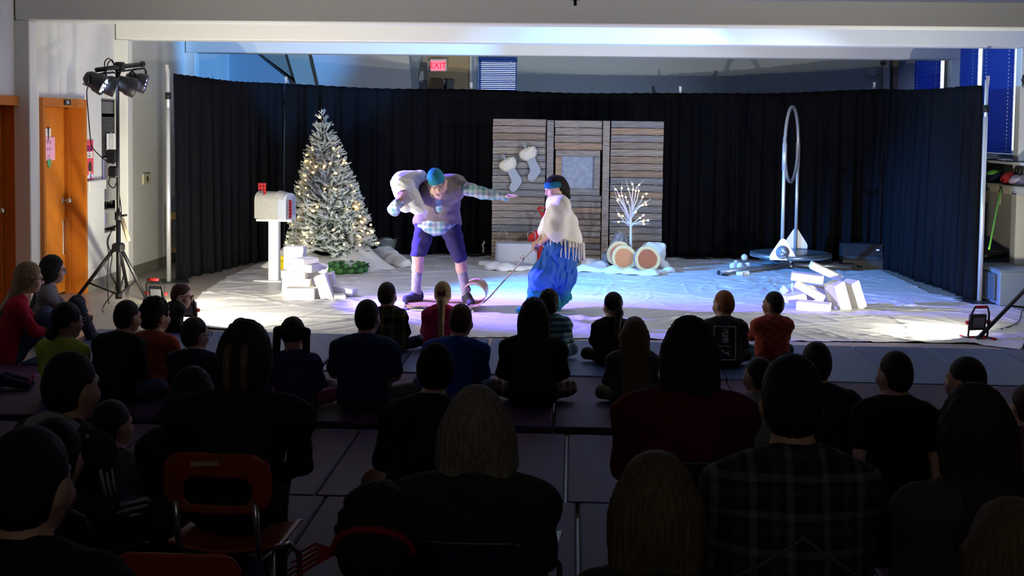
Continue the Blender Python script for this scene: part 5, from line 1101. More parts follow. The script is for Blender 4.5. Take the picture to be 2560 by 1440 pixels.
# panel, chair, green rod, cabinet
p = G(2500,640); m = MB(); a = atX(2560,500,XR-.05); b_ = atX(2466,500,XR-.05)
t = empty('wall_board', (XR-.03,13.2,0), 'pale grey sheet board on the right wall below the shelf', 'board'); z0_, z1_ = atX(2530,625,XR).z, atX(2530,520,XR).z
m = MB(); m.box((0,0,(z0_+z1_)/2),(.03,2.2,z1_-z0_)); m.build('board', mat('pale_grey_board', (.62,.63,.63), .6), t)
m = MB()
for k,(dy,dz) in enumerate(((.25,.05),(.2,-.04),(.3,-.06))): m.tube([(-.02,dy+.06*math.cos(a),(z0_+z1_)/2+dz+.04*math.sin(a)) for a in np.linspace(0,4,8)], .004, 5)
setp(m.build('ink_marks', mat('ink_blue', (.05,.06,.2), .7), t), kind='stuff')
pc = G(2492,690); t = empty('office_chair', (4.82,15.1,0), 'black desk chair in the dark corner behind the right drape pole', 'chair', rz=.6); t.scale = (.88,.88,.95)
s = SDF(); s.func(lambda X,Y,Z: np.maximum(np.sqrt((X/.24)**2+((Z-.82)/.30)**2+0*Y)*.24-.24, np.abs(Y-.2-.3*X*X)-.025), (-.25,.1,.5),(.25,.3,1.14)); linkmesh('backrest', s.mesh('backrest',.012), M_dark, t)
m = MB(); m.bbox((0,-.05,.47),(.48,.46,.08),b=.03); m.build('seat', M_dark, t); m = MB(); m.cyl((0,-.05,.08),(0,-.05,.45),.03); m.build('gas_column', M_black, t)
for k in range(5):
    a = k*2*PI/5; e = (.28*math.cos(a),-.05+.28*math.sin(a),.06); m = MB(); m.tube([(0,-.05,.1),e],[.025,.015],8); m.build('base_arm', M_black, t); m = MB(); m.cyl((e[0]-.02,e[1],.03),(e[0]+.02,e[1],.03),.028); m.build('caster', M_dark, t)
m = MB(); m.tube([(0,.2,.5),(0,.1,.45)],.025,8); m.build('back_bar', M_black, t)
a, b_ = at(2502,475,14.3), at(2474,616,13.6); m = MB(); m.tube([a,b_,b_+(b_-a)*.05], .010, 6); o = m.build('green_rod', mat('neon_green', (.20,.62,.06), .5)); setp(o, 'thin bright green stick leaning by the black desk chair', 'stick')
c0 = G(2497,765); zt2 = at(2497,679,c0.y).z; t = empty('grey_cabinet', (c0.x,c0.y,0), 'low blue grey metal cabinet beside the right drape pole', 'cabinet')
m = MB(); dx = XR-.02-c0.x; m.bbox((dx/2+.01,.42,zt2/2),(dx,.80,zt2),b=.008); m.build('cabinet_body', mat('blue_grey_metal', (.19,.24,.28), .4, spec=.5), t)
m = MB(); m.bbox((-.012,.42,zt2/2),(.02,.62,zt2-.08),b=.004); m.build('end_panel', mat('dark_blue_grey', (.07,.09,.11), .45), t)
m = MB(); m.bbox((dx/2+.01,.42,zt2+.006),(dx+.02,.82,.014),b=.004); m.build('cabinet_top', MATS['blue_grey_metal'], t)
m = MB(); q = [(0,0,.004),(.02,-.3,.004)]; p = G(2430,755)

# ---------------------------------------------------------------- performers
def performer(lab, origin): return empty('person', origin, lab, 'person', 'performers on stage')
# the man on the sled
YM = 12.9; MO = at(1095,775,YM); MO.z = 0
W = lambda px, py, dy=0: np.array(at(px,py,YM+dy)-MO)
t = performer('man in teal cap and corduroy vest bending on the sled with a plush bear', MO)
hcn = W(1092,455,-.42); zax = np.array((-.16,-.62,.77)); yax = np.array((.22,-.72,-.62)); zax /= np.linalg.norm(zax); yax -= zax*(yax@zax); yax /= np.linalg.norm(yax); R = np.stack([np.cross(yax,zax),yax,zax],1); u = .98
hip = [W(1066,556,.03), W(1122,556,.03)]; knee = [W(1045,640,-.06), W(1148,640,-.06)]; ank = [W(1040,722,.0), W(1163,722,.0)]; toe = [W(1015,748,-.10), W(1178,755,-.14)]; heel = [W(1047,742,.05), W(1166,745,.05)]
shd = [W(1052,474,-.22), W(1143,466,-.22)]; elb = [W(984,524,-.34), W(1205,482,-.30)]; wri = [W(993,508,-.56), W(1262,492,-.36)]; nk = W(1096,474,-.34); pel = W(1094,546,.04)
s = SDF(); f = head_ops(s, hcn, R, u); s.cone(nk, f(0,-.02,-.06), .06, .055, .04)
def man_torso(s, g=0):
    s.cone(shd[0], shd[1], .078+g, .078+g, .05); s.cone(hip[0], hip[1], .088+g, .088+g, .06)
    for q in (0,1): s.cone(hip[q]+np.array((0,0,.03)), shd[q]*.8+shd[1-q]*.2, .082+g, .088+g, .10)
    s.cone(pel, nk, .11+g, .095+g, .1)
man_torso(s)
for q in (0,1):
    s.cone(shd[q], elb[q], .055, .045, .03); s.cone(elb[q], wri[q], .044, .030, .02); s.cone(hip[q], knee[q], .088, .062, .05)
    mid = knee[q]*.62+ank[q]*.38+np.array((0,.025,0)); s.cone(knee[q], mid, .056, .058, .03); s.cone(mid, ank[q], .056, .036, .03); s.cone(heel[q], toe[q], .036, .030, .02); s.cone(ank[q], heel[q], .036, .036, .02)
hand_ops(s, wri[1], W(1290,488,-.42)-wri[1], (.1,-.3,-1), 1.0, .12, -1); hand_ops(s, wri[0], np.array((.25,.10,.9)), (.5,.8,.0), 1.0, .7, -1)
linkmesh('body', s.mesh('body',.0065), skin('fair'), t)
M_cord = mat('grey_brown_corduroy', (.20,.165,.14), .95, bump=.5, bscale=70, stretch=(6,6,.3), vary=.25, vscale=12); M_tplaid = mat_bands('teal_plaid', [(.40,.52,.50),(.12,.34,.34),(.46,.50,.52),(.18,.20,.30)], 'x', 9, cross='z', cscale=9)
s = SDF(); man_torso(s, .012)
for q in (0,1): s.cone(shd[q], elb[q], .072, .062, .03); s.cone(elb[q], wri[q], .060, .044, .02)
s.ell(pel+np.array((0,-.06,-.05)), (.17,.14,.12), None, .06); linkmesh('shirt', s.mesh('shirt',.009,lump=(.006,38)), M_tplaid, t)
s = SDF(); man_torso(s, .028); s.plane(pel+np.array((0,0,-.07)), (0,-.15,-1)); s.cone(f(0,-.02,-.1), nk, .075, .08, .02, None, 's')
fr = nk*.5+pel*.5+np.array((.02,-.22,-.02)); s.ell(fr, (.035,.14,.22), None, .02, 's')
linkmesh('vest', s.mesh('vest',.009,lump=(.006,30)), M_cord, t)
s = SDF(); s.cone(hip[0]+np.array((0,0,.04)), hip[1]+np.array((0,0,.04)), .118, .118, .05)
for q in (0,1):
    s.cone(hip[q], knee[q], .115, .078, .06)
    s.plane(knee[q]+np.array((0,0,.0)), (0,0,-1)) if q == 0 else None
linkmesh('shorts', s.mesh('shorts',.010,lump=(.006,30)), cloth('navy_shorts',(.035,.03,.09)), t)
s = SDF()
for q in (0,1): mid = knee[q]*.42+ank[q]*.58; s.cone(mid, ank[q], .054, .045, .02); s.cone(ank[q], heel[q], .044, .044, .02); s.cone(heel[q], toe[q], .043, .036, .02)
linkmesh('socks', s.mesh('socks',.009,lump=(.002,60)), cloth('grey_socks',(.36,.33,.42)), t)
s = SDF()
for q in (0,1): s.cone(heel[q]+np.array((0,0,-.005)), toe[q], .050, .040, .02); s.cone(heel[q]+np.array((0,0,.03)), heel[q]*.6+toe[q]*.4+np.array((0,0,.03)), .044, .036, .03)
linkmesh('slippers', s.mesh('slippers',.009), cloth('slate_slipper',(.06,.06,.085)), t)
s = SDF(); s.ell(f(0,-.015,.04), np.array((.088,.108,.106))*u, R, .01); s.plane(f(0,0,.008), R @ np.array((0,-.10,-1.))); linkmesh('knit_cap', s.mesh('knit_cap',.007,lump=(.0012,150)), cloth('teal_knit',(.02,.20,.26)), t)
s = SDF(); s.ell(f(0,-.010,.01), np.array((.090,.112,.09))*u, R, .01); s.plane(f(0,0,.022), R @ np.array((0,-.10,1.))); s.plane(f(0,0,-.018), R @ np.array((0,.12,-1.))); linkmesh('cap_band', s.mesh('cap_band',.007), cloth('taupe_wool',(.17,.15,.14)), t)
s = SDF(); s.ell(f(0,.045,-.07), np.array((.068,.070,.066))*u, R, .02); s.plane(f(0,0,-.035), R @ np.array((0,.2,1.))); s.ell(f(0,.098,-.066), np.array((.022,.02,.010))*u, R, .008, 's'); linkmesh('beard', s.mesh('beard',.007,lump=(.002,120)), mat('brown_beard', (.085,.05,.028), .7), t)
s = SDF(); s.ell(f(0,-.02,.0), np.array((.083,.10,.075))*u, R, .01); s.plane(f(0,.03,0), R @ np.array((0,1.,0))); s.plane(f(0,0,-.06), R @ np.array((0,0,-1.))); linkmesh('hair', s.mesh('hair',.008), hairm('brown'), t); eyes(t, f, R, u)
# plush polar bear held on his shoulder
BO = W(1022,490,-.32)+np.array(MO); bt = empty('plush_bear', Vector(BO), 'white plush polar bear carried over the man\'s shoulder', 'plush toy')
b_ = lambda px, py, dy=0: np.array(at(px,py,YM-.40+dy))-BO
s = SDF(); s.cone(b_(1012,462), b_(1028,500), .125, .095, .06); s.cone(b_(1008,455), b_(1052,440,.02), .105, .062, .06); s.cone(b_(1028,500), b_(1042,518,-.02), .095, .075, .05)
s.cone(b_(1040,512), b_(1054,524,-.03), .070, .040, .03); s.cone(b_(1000,480,-.02), b_(1010,512,-.05), .065, .055, .04); s.cone(b_(1020,505), b_(1012,518,-.05), .07, .05, .04)
s.ell(b_(983,458), (.025,.025,.025), None, .03); linkmesh('plush_body', s.mesh('plush_body',.009,lump=(.0022,70)), mat('white_plush', (.80,.80,.80), .95, bump=.25, bscale=110, sheen=.3), bt)
m = MB(); m.ball(tuple(b_(1041,521,-.07)), .012, 8); m.build('eye', M_pupil, bt); m = MB(); m.ball(tuple(b_(1056,527,-.045)), .018, 8); m.build('nose', M_pupil, bt)
# toboggan
M_ply = mat('varnished_ply', (.55,.34,.16), .4, vary=.2, vscale=6, stretch=(1,8,8), coat=.2); TG = at(1095,765,12.85); TG.z = 0
tg = empty('toboggan', TG, 'wooden toboggan on wheels with a curled front under the man', 'sled'); rel2 = lambda px, py, dy=0: np.array(at(px,py,12.85+dy)-TG)
za = float(rel2(1040,757)[2]); x0_, x1_ = float(rel2(1018,755)[0]), float(rel2(1188,755)[0]); prof = [(x0_,za),(0,za-.002),(x1_,za)]
cxx, czz, rr_ = x1_+.0, za+.115, .115
for a in np.linspace(-PI/2+.25, PI*.78, 14): prof.append((cxx+rr_*1.05*math.cos(a), czz+rr_*math.sin(a)*1.0))
for k in range(5):
    y = -.19+k*.095; m = MB(); n = len(prof); vs = []
    for x, z in prof:
        for dy in (-.045,.045): vs += [(x,y+dy,z),(x,y+dy,z+.012)]
    fs = []
    for i in range(n-1):
        a = i*4; b2 = a+4; fs += [(a,a+2,b2+2,b2),(a+1,b2+1,b2+3,a+3),(a,b2,b2+1,a+1),(a+2,a+3,b2+3,b2+2)]
    fs += [(0,1,3,2),((n-1)*4,(n-1)*4+2,(n-1)*4+3,(n-1)*4+1)]; m.add(vs, fs, False); m.build('slat', M_ply, tg)
for x in (x0_+.05, 0, x1_-.05): m = MB(); m.bbox((x,0,za-.012),(.05,.46,.022),b=.004); m.build('cross_batten', M_ply, tg)
for y in (-.2,.2):
    m = MB(); m.tube([(x0_-.02,y,za-.045),(x1_,y,za-.045)], .011, 8); m.build('side_rail', M_alu, tg)
    for x in (x0_+.02, x1_-.05): m = MB(); m.cyl((x,y-.015,.036),(x,y+.015,.036),.036,n=16); w_ = m.build('wheel', mat('grey_wheel', (.12,.12,.16), .5), tg); m = MB(); m.bbox((x,y,.065),(.03,.04,.05),b=.004); m.build('axle_block', M_dark, tg)
m = MB(); hp_ = Vector(rel2(1168,716,-.15)); m.tube([hp_+Vector((.0,0,.01)),hp_+Vector((.03,0,-.02)),hp_+Vector((.03,0,-.05))], .008, 6); m.build('rope_hook', M_dark, tg)
# the woman pulling
YW = 12.75; WO = at(1395,782,YW); WO.z = 0; W2 = lambda px, py, dy=0: np.array(at(px,py,YW+dy)-WO)
t = performer('woman in a teal headband and cream fringed poncho pulling the sled rope', WO)
hcn = W2(1385,470,-.02); yax = np.array((-.86,-.32,-.36)); zax = np.array((-.20,-.02,1.)); yax /= np.linalg.norm(yax); zax -= yax*(yax@zax); zax /= np.linalg.norm(zax); R = np.stack([np.cross(yax,zax),yax,zax],1); u = .92
pel = W2(1402,608); hip = [W2(1398,612,-.10), W2(1403,612,.10)]; knee = [W2(1356,690,-.12), W2(1404,705,.08)]; ank = [W2(1328,752,-.10), W2(1410,735,.10)]; heel = [W2(1336,770,-.10), W2(1420,742,.12)]; toe = [W2(1298,776,-.14), W2(1386,778,.08)]
nk = W2(1394,502,.0); shd = [W2(1402,517,-.16), W2(1396,515,.16)]; elb = [W2(1389,578,-.20), W2(1368,575,.16)]; wri = [W2(1354,606,-.14), W2(1348,603,.02)]; hnd = W2(1334,622,-.06)
s = SDF(); f = head_ops(s, hcn, R, u); s.cone(nk, f(0,-.02,-.06), .052, .046, .03); s.cone(shd[0], shd[1], .07, .07, .05); s.cone(nk+np.array((.03,0,-.10)), pel, .10, .11, .1); s.cone(hip[0], hip[1], .11, .11, .05)
for q in (0,1):
    s.cone(shd[q], elb[q], .046, .038, .03); s.cone(elb[q], wri[q], .037, .025, .02); s.cone(hip[q], knee[q], .085, .058, .05); s.cone(knee[q], ank[q], .055, .036, .03); s.cone(heel[q], toe[q], .034, .028, .02); s.cone(ank[q], heel[q], .036, .034, .02)
    hand_ops(s, wri[q], hnd-wri[q]+np.array((0,0,.0)), np.array((-.4,.2 if q==0 else -.2,-.9)), .92, 1.05, 1 if q==0 else -1)
linkmesh('body', s.mesh('body',.0065), skin('fair'), t)
s = SDF(); s.cone(nk+np.array((-.005,0,-.015)), W2(1398,570), .105, .158, .06, (1,1.15,1)); s.cone(shd[0], shd[1], .098, .098, .06); s.cone(W2(1400,570), W2(1404,610), .152, .185, .06, (1,1.15,1))
for q in (0,1): s.cone(shd[q], elb[q], .085, .10, .06)
s.cone(W2(1412,560,-.02), W2(1427,600,.0), .13, .11, .08); s.plane(W2(1390,606), (-.22,0,-1)); s.cone(f(0,-.02,-.10), nk+np.array((0,0,.05)), .05, .054, .01, None, 's')
M_pon = mat('cream_knit', (.72,.68,.60), .95, bump=.4, bscale=60); linkmesh('poncho', s.mesh('poncho',.009,lump=(.007,26)), M_pon, t)
m = MB()
for k in range(34):
    a = PI*1.0+k*2*PI/34; r = (.205,.225); c = W2(1404,598); x, y = c[0]+r[0]*math.cos(a)+.02, r[1]*math.sin(a); z = c[2]-.02-(x-c[0])*.30
    m.tube([(x,y,z+.05),(x*1.03,y*1.03,z-.05),(x*1.04+.006*math.sin(k*3),y*1.04,z-.11-.03*(x>c[0]))], [.011,.009,.004], 5)
setp(m.build('fringe', M_pon, t), kind='stuff')
M_har = mat('blue_harem_cotton', (.012,.10,.36), .75, bump=.3, bscale=25); s = SDF(); s.cone(hip[0]+np.array((0,0,.0)), hip[1]+np.array((0,0,.0)), .125, .125, .05)
s.cone(hip[0]+np.array((0,.02,-.05)), W2(1352,688,-.12), .115, .105, .09); s.cone(hip[1]+np.array((0,-.02,-.05)), W2(1404,698,.08), .115, .115, .09); s.cone(W2(1393,650), W2(1385,684,-.02), .115, .13, .1); s.cone(W2(1415,640,.02), W2(1418,690,.05), .11, .10, .08)
for q, (a, b2) in enumerate(((W2(1350,695,-.12), W2(1338,728,-.11)),(W2(1404,705,.08), W2(1408,728,.09)))): s.cone(a, b2, .12, .075, .05)
linkmesh('harem_trousers', s.mesh('harem_trousers',.009,strand=(W2(1392,650),.007,9),lump=(.004,24)), M_har, t)
s = SDF()
for q in (0,1):
    d = ank[q]-knee[q]; d /= np.linalg.norm(d); b2 = [W2(1337,733,-.11), W2(1408,728,.09)][q]; s.cone(b2, b2+d*.05, .085, .06, .03); s.cone(ank[q]-d*.05, ank[q], .05, .044, .02); s.cone(ank[q], heel[q], .045, .042, .02); s.cone(heel[q], toe[q], .042, .034, .02)
linkmesh('leg_warmers', s.mesh('leg_warmers',.009,lump=(.004,70)), cloth('teal_wool',(.015,.16,.24)), t)
s = SDF(); s.ell(f(0,-.022,.035), np.array((.083,.104,.104))*u, R, .02); s.ell(f(0,-.10,-.02), np.array((.06,.06,.10))*u, R, .06); s.cone(f(0,-.11,-.05), f(0,-.12,-.15), .05*u, .03*u, .03); s.ell(f(0,.10,-.05), np.array((.074,.085,.105))*u, R, .02, 's'); linkmesh('hair', s.mesh('hair',.007,strand=(hcn,.003,26)), hairm('dark'), t)
s = SDF(); s.ell(f(0,-.014,.025), np.array((.090,.112,.105))*u, R, .01); s.plane(f(0,0,.070), R @ np.array((0,-.25,1.))); s.plane(f(0,0,.0), R @ np.array((0,.25,-1.))); linkmesh('headband', s.mesh('headband',.006,lump=(.0012,150)), cloth('teal_band',(.015,.16,.24)), t); eyes(t, f, R, u)
rp = [Vector(WO)+Vector(W2(1352,612,-.06)), Vector(WO)+Vector(W2(1334,622,-.06)), Vector(WO)+Vector(W2(1306,650,-.03)), at(1260,702,12.85), at(1225,742,12.85), at(1208,757,12.85)]
m = MB(); m.tube(rp, .0075, 8); k_ = rp[2]; m.tube([k_+Vector((.0,-.01,.0)),k_+Vector((.01,-.015,.05)),k_+Vector((-.03,-.01,.03)),k_], .006, 6); m.ball(tuple(k_), .016, 8); o = m.build('tow_rope', mat('hemp_rope', (.50,.44,.30), .9)); setp(o, 'pale tow rope from the woman\'s hands to the sled', 'rope')
# ---------------------------------------------------------------- the audience
BLK = ('black',(.012,.012,.013)); NVY = ('navy',(.014,.020,.045)); JEAN = ('jeans',(.05,.08,.16)); DJ = ('dark_jeans',(.02,.025,.045)); GRY = ('grey',(.16,.16,.165))
def chairsit(t_x, Y, colm, hole, lab, **k): return chair((t_x, Y, .05 if Y > 3.16 else .05), 0, colm, hole, lab, **k)
def px_x(px, Y): return at(px, 900, Y).x
# --- front rows, left
def sock_add(t, f, R, u, tp, T, z0, arm, leg, hc): pass
sitter('blond long haired woman in a red sweater and glasses at the left edge', 52, 658, 9.5, bx=22, sw=.42, hs=1.0, seat=.0, floor=0, yaw=-1.15, hpitch=-.12, hair='long', hc='blond', sk='fair', shirt=('red_sweater',(.40,.012,.03)), pants=JEAN, pose='up', arms='hug', L=.30, fine=.010, glass=True, face=True, lean=.18)
sitter('dark haired woman in a grey sweater and glasses beside the orange door', 110, 640, 10.35, bx=112, sw=.42, hs=.98, seat=.0, floor=0, yaw=-1.2, hair='long', hc='dark', sk='fair', shirt=('grey_sweater',(.17,.16,.17)), pants=DJ, pose='up', arms='hug', L=.22, fine=.010, glass=True, face=True, lean=.15)
sitter('child in dark trousers and pink socks cut off by the left edge', -62, 790, 8.35, sw=.32, hs=.95, yaw=-1.35, hair='short', shirt=NVY, pants=('dark_navy_trousers',(.012,.014,.035)), pose='ext', extra={'shoe': cloth('pink_sock',(.55,.12,.22))}, fine=.014)
sitter('girl with a dark bun, glasses and a lime green shirt', 160, 760, 8.1, bx=152, sw=.37, hs=1.02, yaw=-.35, hyaw=-.35, hair='bun', hc='black', sk='tan', shirt=('lime_shirt',(.36,.42,.05)), pants=('floral_leggings',(.30,.10,.20)), glass=True, face=True, fine=.010)
sitter('boy in a black sweater between the lime and the rust shirts', 313, 754, 8.1, bx=285, sw=.36, hs=.93, yaw=-.3, hyaw=-.25, hair='short', hc='dark', sk='mid', shirt=BLK, lean=.16, wide=1.05)
sitter('boy with thick dark hair in a rust orange shirt', 378, 747, 8.37, bx=382, sw=.37, hs=1.02, yaw=-.35, hyaw=-.3, hair='fluffy', hc='black', sk='mid', shirt=('rust_shirt',(.36,.07,.022)), pants=BLK, fine=.010)
def collar(t, f, R, u, tp, T, z0, arm, leg, hc):
    s = SDF(); c = tp(0,.0,.63*T); s.cone(c, c+np.array((0,.01,.03)), .066, .060, .01); s.ell(c+np.array((0,.0,.06)), (.05,.052,.08), None, .005, 's'); linkmesh('collar', s.mesh('collar',.006), M_paper, t)
sitter('smiling boy with glasses and a white collar leaning by the floor light', 446, 709, 10.9, bx=432, sw=.30, hs=.93, seat=.03, floor=.0, yaw=-1.0, hyaw=-.55, hpitch=-.15, hair='short', hc='auburn', sk='fair', shirt=BLK, pants=BLK, pose='cross', arms='side', lean=.30, glass=True, face=True, fine=.008, extra={'add': collar})
sitter('boy with glasses and a dark navy shirt left of the hair clip woman', 480, 795, 8.0, bx=484, sw=.34, hs=.95, yaw=-.2, hyaw=-.45, hair='short', hc='brown', shirt=NVY, glass=True)
sitter('child with short brown hair mostly hidden behind the hair clip woman', 598, 797, 8.3, bx=600, sw=.30, hs=.90, hair='short', hc='brown', shirt=GRY, yaw=-.1)
sitter('girl with pigtails in a purple shirt', 720, 796, 8.0, bx=742, sw=.32, hs=.95, yaw=-.15, hair='tails', hc='dark', sk='mid', shirt=('purple_shirt',(.055,.022,.12)), pants=('pink_leggings',(.36,.08,.16)), L=.42, fine=.010)
sitter('heavyset boy in a navy polo shirt', 917, 752, 8.05, bx=908, sw=.42, hs=1.0, yaw=-.08, hyaw=-.25, hair='crop', hc='dark', sk='mid', shirt=('navy_polo',(.018,.035,.085)), slv=.75, pants=('grey_trousers',(.09,.09,.09)), wide=1.2, lean=.16, fine=.010)
M_ybp = mat_bands('yellow_black_plaid', [(.008,.008,.008),(.02,.016,.008),(.15,.11,.03),(.012,.011,.009)], 'x', 12, cross='z', cscale=12)
sitter('small boy in a yellow and black plaid shirt', 960, 707, 10.1, bx=975, sw=.28, hs=.88, yaw=-.2, hyaw=-.2, hair='short', hc='brown', sk='mid', shirt=M_ybp, pants=DJ, fine=.009)
def bow(t, f, R, u, tp, T, z0, arm, leg, hc):
    m = MB(); c = Vector(f(0,-.125,.02))
    for q in (-1,1): m.prism([(0,-.01),(q*.035,-.028),(q*.035,.024),(0,.01)], c, (1,0,0), (0,0,1), .012)
    m.build('hair_bow', cloth('pink_bow',(.30,.04,.09)), t)
sitter('little girl with a blond ponytail and a raspberry shirt', 1108, 706, 10.15, bx=1102, sw=.27, hs=.87, hair='pony', hc='blond', sk='fair', shirt=('raspberry_shirt',(.34,.02,.08)), L=.20, fine=.009, extra={'add': bow})
sitter('boy in a bright blue shirt with dark sleeves', 1158, 763, 8.33, bx=1132, sw=.42, hs=.98, yaw=-.1, hyaw=-.2, hair='crop', hc='auburn', sk='mid', shirt=('royal_blue_shirt',(.012,.055,.26)), pants=JEAN, wide=1.2, lean=.2, fine=.010)
sitter('girl with very long dark hair, black top and patterned leggings', 1335, 749, 8.25, bx=1334, sw=.41, hs=1.05, hair='long', hc='dark', shirt=BLK, pants=mat_bands('patterned_leggings', [(.02,.015,.015),(.22,.08,.06),(.25,.23,.2),(.05,.03,.03)], 'x', 22, cross='z', cscale=17), L=.18, fine=.010, wide=1.05)
sitter('boy in a teal and blue striped shirt half hidden by the long haired girl', 1368, 727, 9.85, bx=1382, sw=.29, hs=.87, yaw=.1, hyaw=.1, hair='fluffy', hc='dark', shirt=mat_bands('teal_stripes', [(.03,.08,.20),(.18,.36,.36),(.02,.05,.10),(.10,.25,.28)], 'z', 11), fine=.010)
sitter('little girl in a black shirt with pinned up dark hair', 1536, 733, 9.75, bx=1530, sw=.27, hs=.88, yaw=.12, hyaw=.35, hair='pony', hc='dark', sk='fair', shirt=BLK, slv=.8, pants=BLK, L=.35, fine=.009)
sitter('girl with long wavy light brown hair in a grey top', 1592, 797, 8.3, bx=1580, sw=.31, hs=.93, yaw=.05, hair='long', hc='light', sk='fair', shirt=('charcoal_top',(.055,.056,.058)), pants=('camo_trousers',(.10,.10,.07)), L=.20, fine=.010)
def onto_back(t, verts2, th, mm, name):
    """printed motif wrapped on the back of the shirt: verts2 = list of (outline [(x,z)])"""
    from mathutils.bvhtree import BVHTree
    sh = [c for c in t.children if c.name.startswith('shirt')][0]; bv = BVHTree.FromPolygons([v.co for v in sh.data.vertices], [p.vertices for p in sh.data.polygons]); m = MB()
    for pts in verts2:
        P = []
        for x, z in pts:
            h = bv.ray_cast(Vector((x,-1.5,z)), Vector((0,1,0))); y = h[0].y if h[0] else -.1; P.append(Vector((x,y-.004,z)))
        n = len(P); m.add(P+[p+Vector((0,th,0)) for p in P], [tuple(range(n)), tuple(range(2*n-1,n-1,-1))]+[(i,n+i,n+(i+1)%n,(i+1)%n) for i in range(n)])
    return m.build(name, mm, t)
def bar(x0, z0, x1, z1, w, k=6):
    out = []; dx, dz = x1-x0, z1-z0; L = math.hypot(dx,dz); nx, nz = -dz/L*w/2, dx/L*w/2
    for i in range(k): a, b = i/k, (i+1)/k; out.append([(x0+dx*a-nx,z0+dz*a-nz),(x0+dx*b-nx,z0+dz*b-nz),(x0+dx*b+nx,z0+dz*b+nz),(x0+dx*a+nx,z0+dz*a+nz)])
    return out
def backprint(t, f, R, u, tp, T, z0, arm, leg, hc):
    c = tp(0,0,.36*T); x0, z = c[0], c[2]; w, h = .082, .125; mw = mat('print_white', (.55,.56,.55), .7)
    sq = []
    for a in ((-w,-h,w,-h),(w,-h,w,h),(w,h,-w,h),(-w,h,-w,-h)): sq += bar(x0+a[0],z+a[1],x0+a[2],z+a[3],.007)
    sq += bar(x0-.05,z-.022,x0+.05,z-.022,.005,3); onto_back(t, sq, .002, mw, 'printed_frame')
    # the sideways word made of four block letters, read from top to bottom
    L = {'P':[((0,0),(0,1)),((0,1),(.7,1)),((.7,1),(.7,.5)),((.7,.5),(0,.5))],'U':[((0,1),(0,0)),((0,0),(.7,0)),((.7,0),(.7,1))],'M':[((0,0),(0,1)),((0,1),(.4,.45)),((.4,.45),(.8,1)),((.8,1),(.8,0))],'A':[((0,0),(0,1)),((0,1),(.7,1)),((.7,1),(.7,0)),((0,.5),(.7,.5))]}
    wv = []; zz = z+.103
    for ch in 'PUMA':
        for (a, b) in L[ch]: wv += bar(x0-.022+a[1]*.044, zz-a[0]*.024, x0-.022+b[1]*.044, zz-b[0]*.024, .007, 1)
        zz -= .026
    onto_back(t, wv, .002, mw, 'printed_word')
    cat = [[(-.030,.018),(-.024,.022),(-.008,.010),(.004,.006),(.018,.004),(.014,-.006),(.0,-.004),(-.014,.004)],[(.018,.004),(.028,.016),(.032,.016),(.026,-.004),(.014,-.006)],[(.014,-.006),(.026,-.004),(.030,-.024),(.025,-.024),(.016,-.012)],[(.0,-.004),(.014,-.006),(.010,-.014),(.004,-.010)]]
    onto_back(t, [[(x0+p[0]*1.1,z-.072+p[1]*1.1) for p in q] for q in cat], .002, mw, 'printed_cat')
sitter('ginger boy in a dark jacket with a white framed back print', 1810, 728, 9.75, bx=1812, sw=.33, hs=.92, hyaw=.7, hpitch=-.1, hair='crop', hc='ginger', sk='fair', shirt=('charcoal_jacket',(.030,.031,.034)), pants=('washed_black',(.03,.03,.032)), fine=.009, lean=.16, extra={'add': backprint}, face=True)
sitter('dark haired boy in a brick red shirt beside the ginger boy', 1938, 730, 10.05, bx=1932, sw=.30, hs=.88, yaw=.1, hyaw=.85, hair='crop', hc='black', sk='tan', shirt=('brick_shirt',(.30,.05,.028)), pants=('teal_pattern',(.02,.06,.08)), fine=.009, arms='hug', pose='cross', face=True)
sitter('child in a pale grey shirt behind the man in plaid', 1905, 896, 7.0, bx=1895, sw=.34, hs=.92, yaw=.15, hyaw=.5, hair='crop', hc='dark', sk='tan', shirt=('pale_grey_shirt',(.30,.31,.32)), pants=DJ, arms='chin')
sitter('person with cropped hair and a navy jacket behind the man in plaid', 2040, 858, 6.6, bx=2062, sw=.40, hs=1.0, yaw=.05, hyaw=.15, hair='crop', hc='brown', sk='mid', shirt=NVY, pants=('teal_trousers',(.02,.07,.08)), wide=1.05)
sitter('boy in a black t-shirt leaning back on his arms', 2238, 878, 6.3, bx=2240, sw=.38, hs=1.0, hyaw=.45, hair='crop', hc='brown', sk='fair', shirt=BLK, slv=.72, arms='back', pose='up', lean=-.05, fine=.010, face=True)
sitter('boy in a dark top and patterned jeans at the right', 2440, 900, 6.25, bx=2420, sw=.34, hs=1.0, yaw=.25, hyaw=.65, hair='short', hc='brown', sk='fair', shirt=BLK, pants=mat('washed_jeans', (.16,.19,.22), .9, vary=.7, vscale=14), lean=.18, face=True)
sitter('child with auburn hair cut off by the right edge of the photo', 2578, 965, 6.4, sw=.32, hs=.95, hair='short', hc='auburn', sk='fair', shirt=('mauve_shirt',(.20,.09,.13)), yaw=.2)
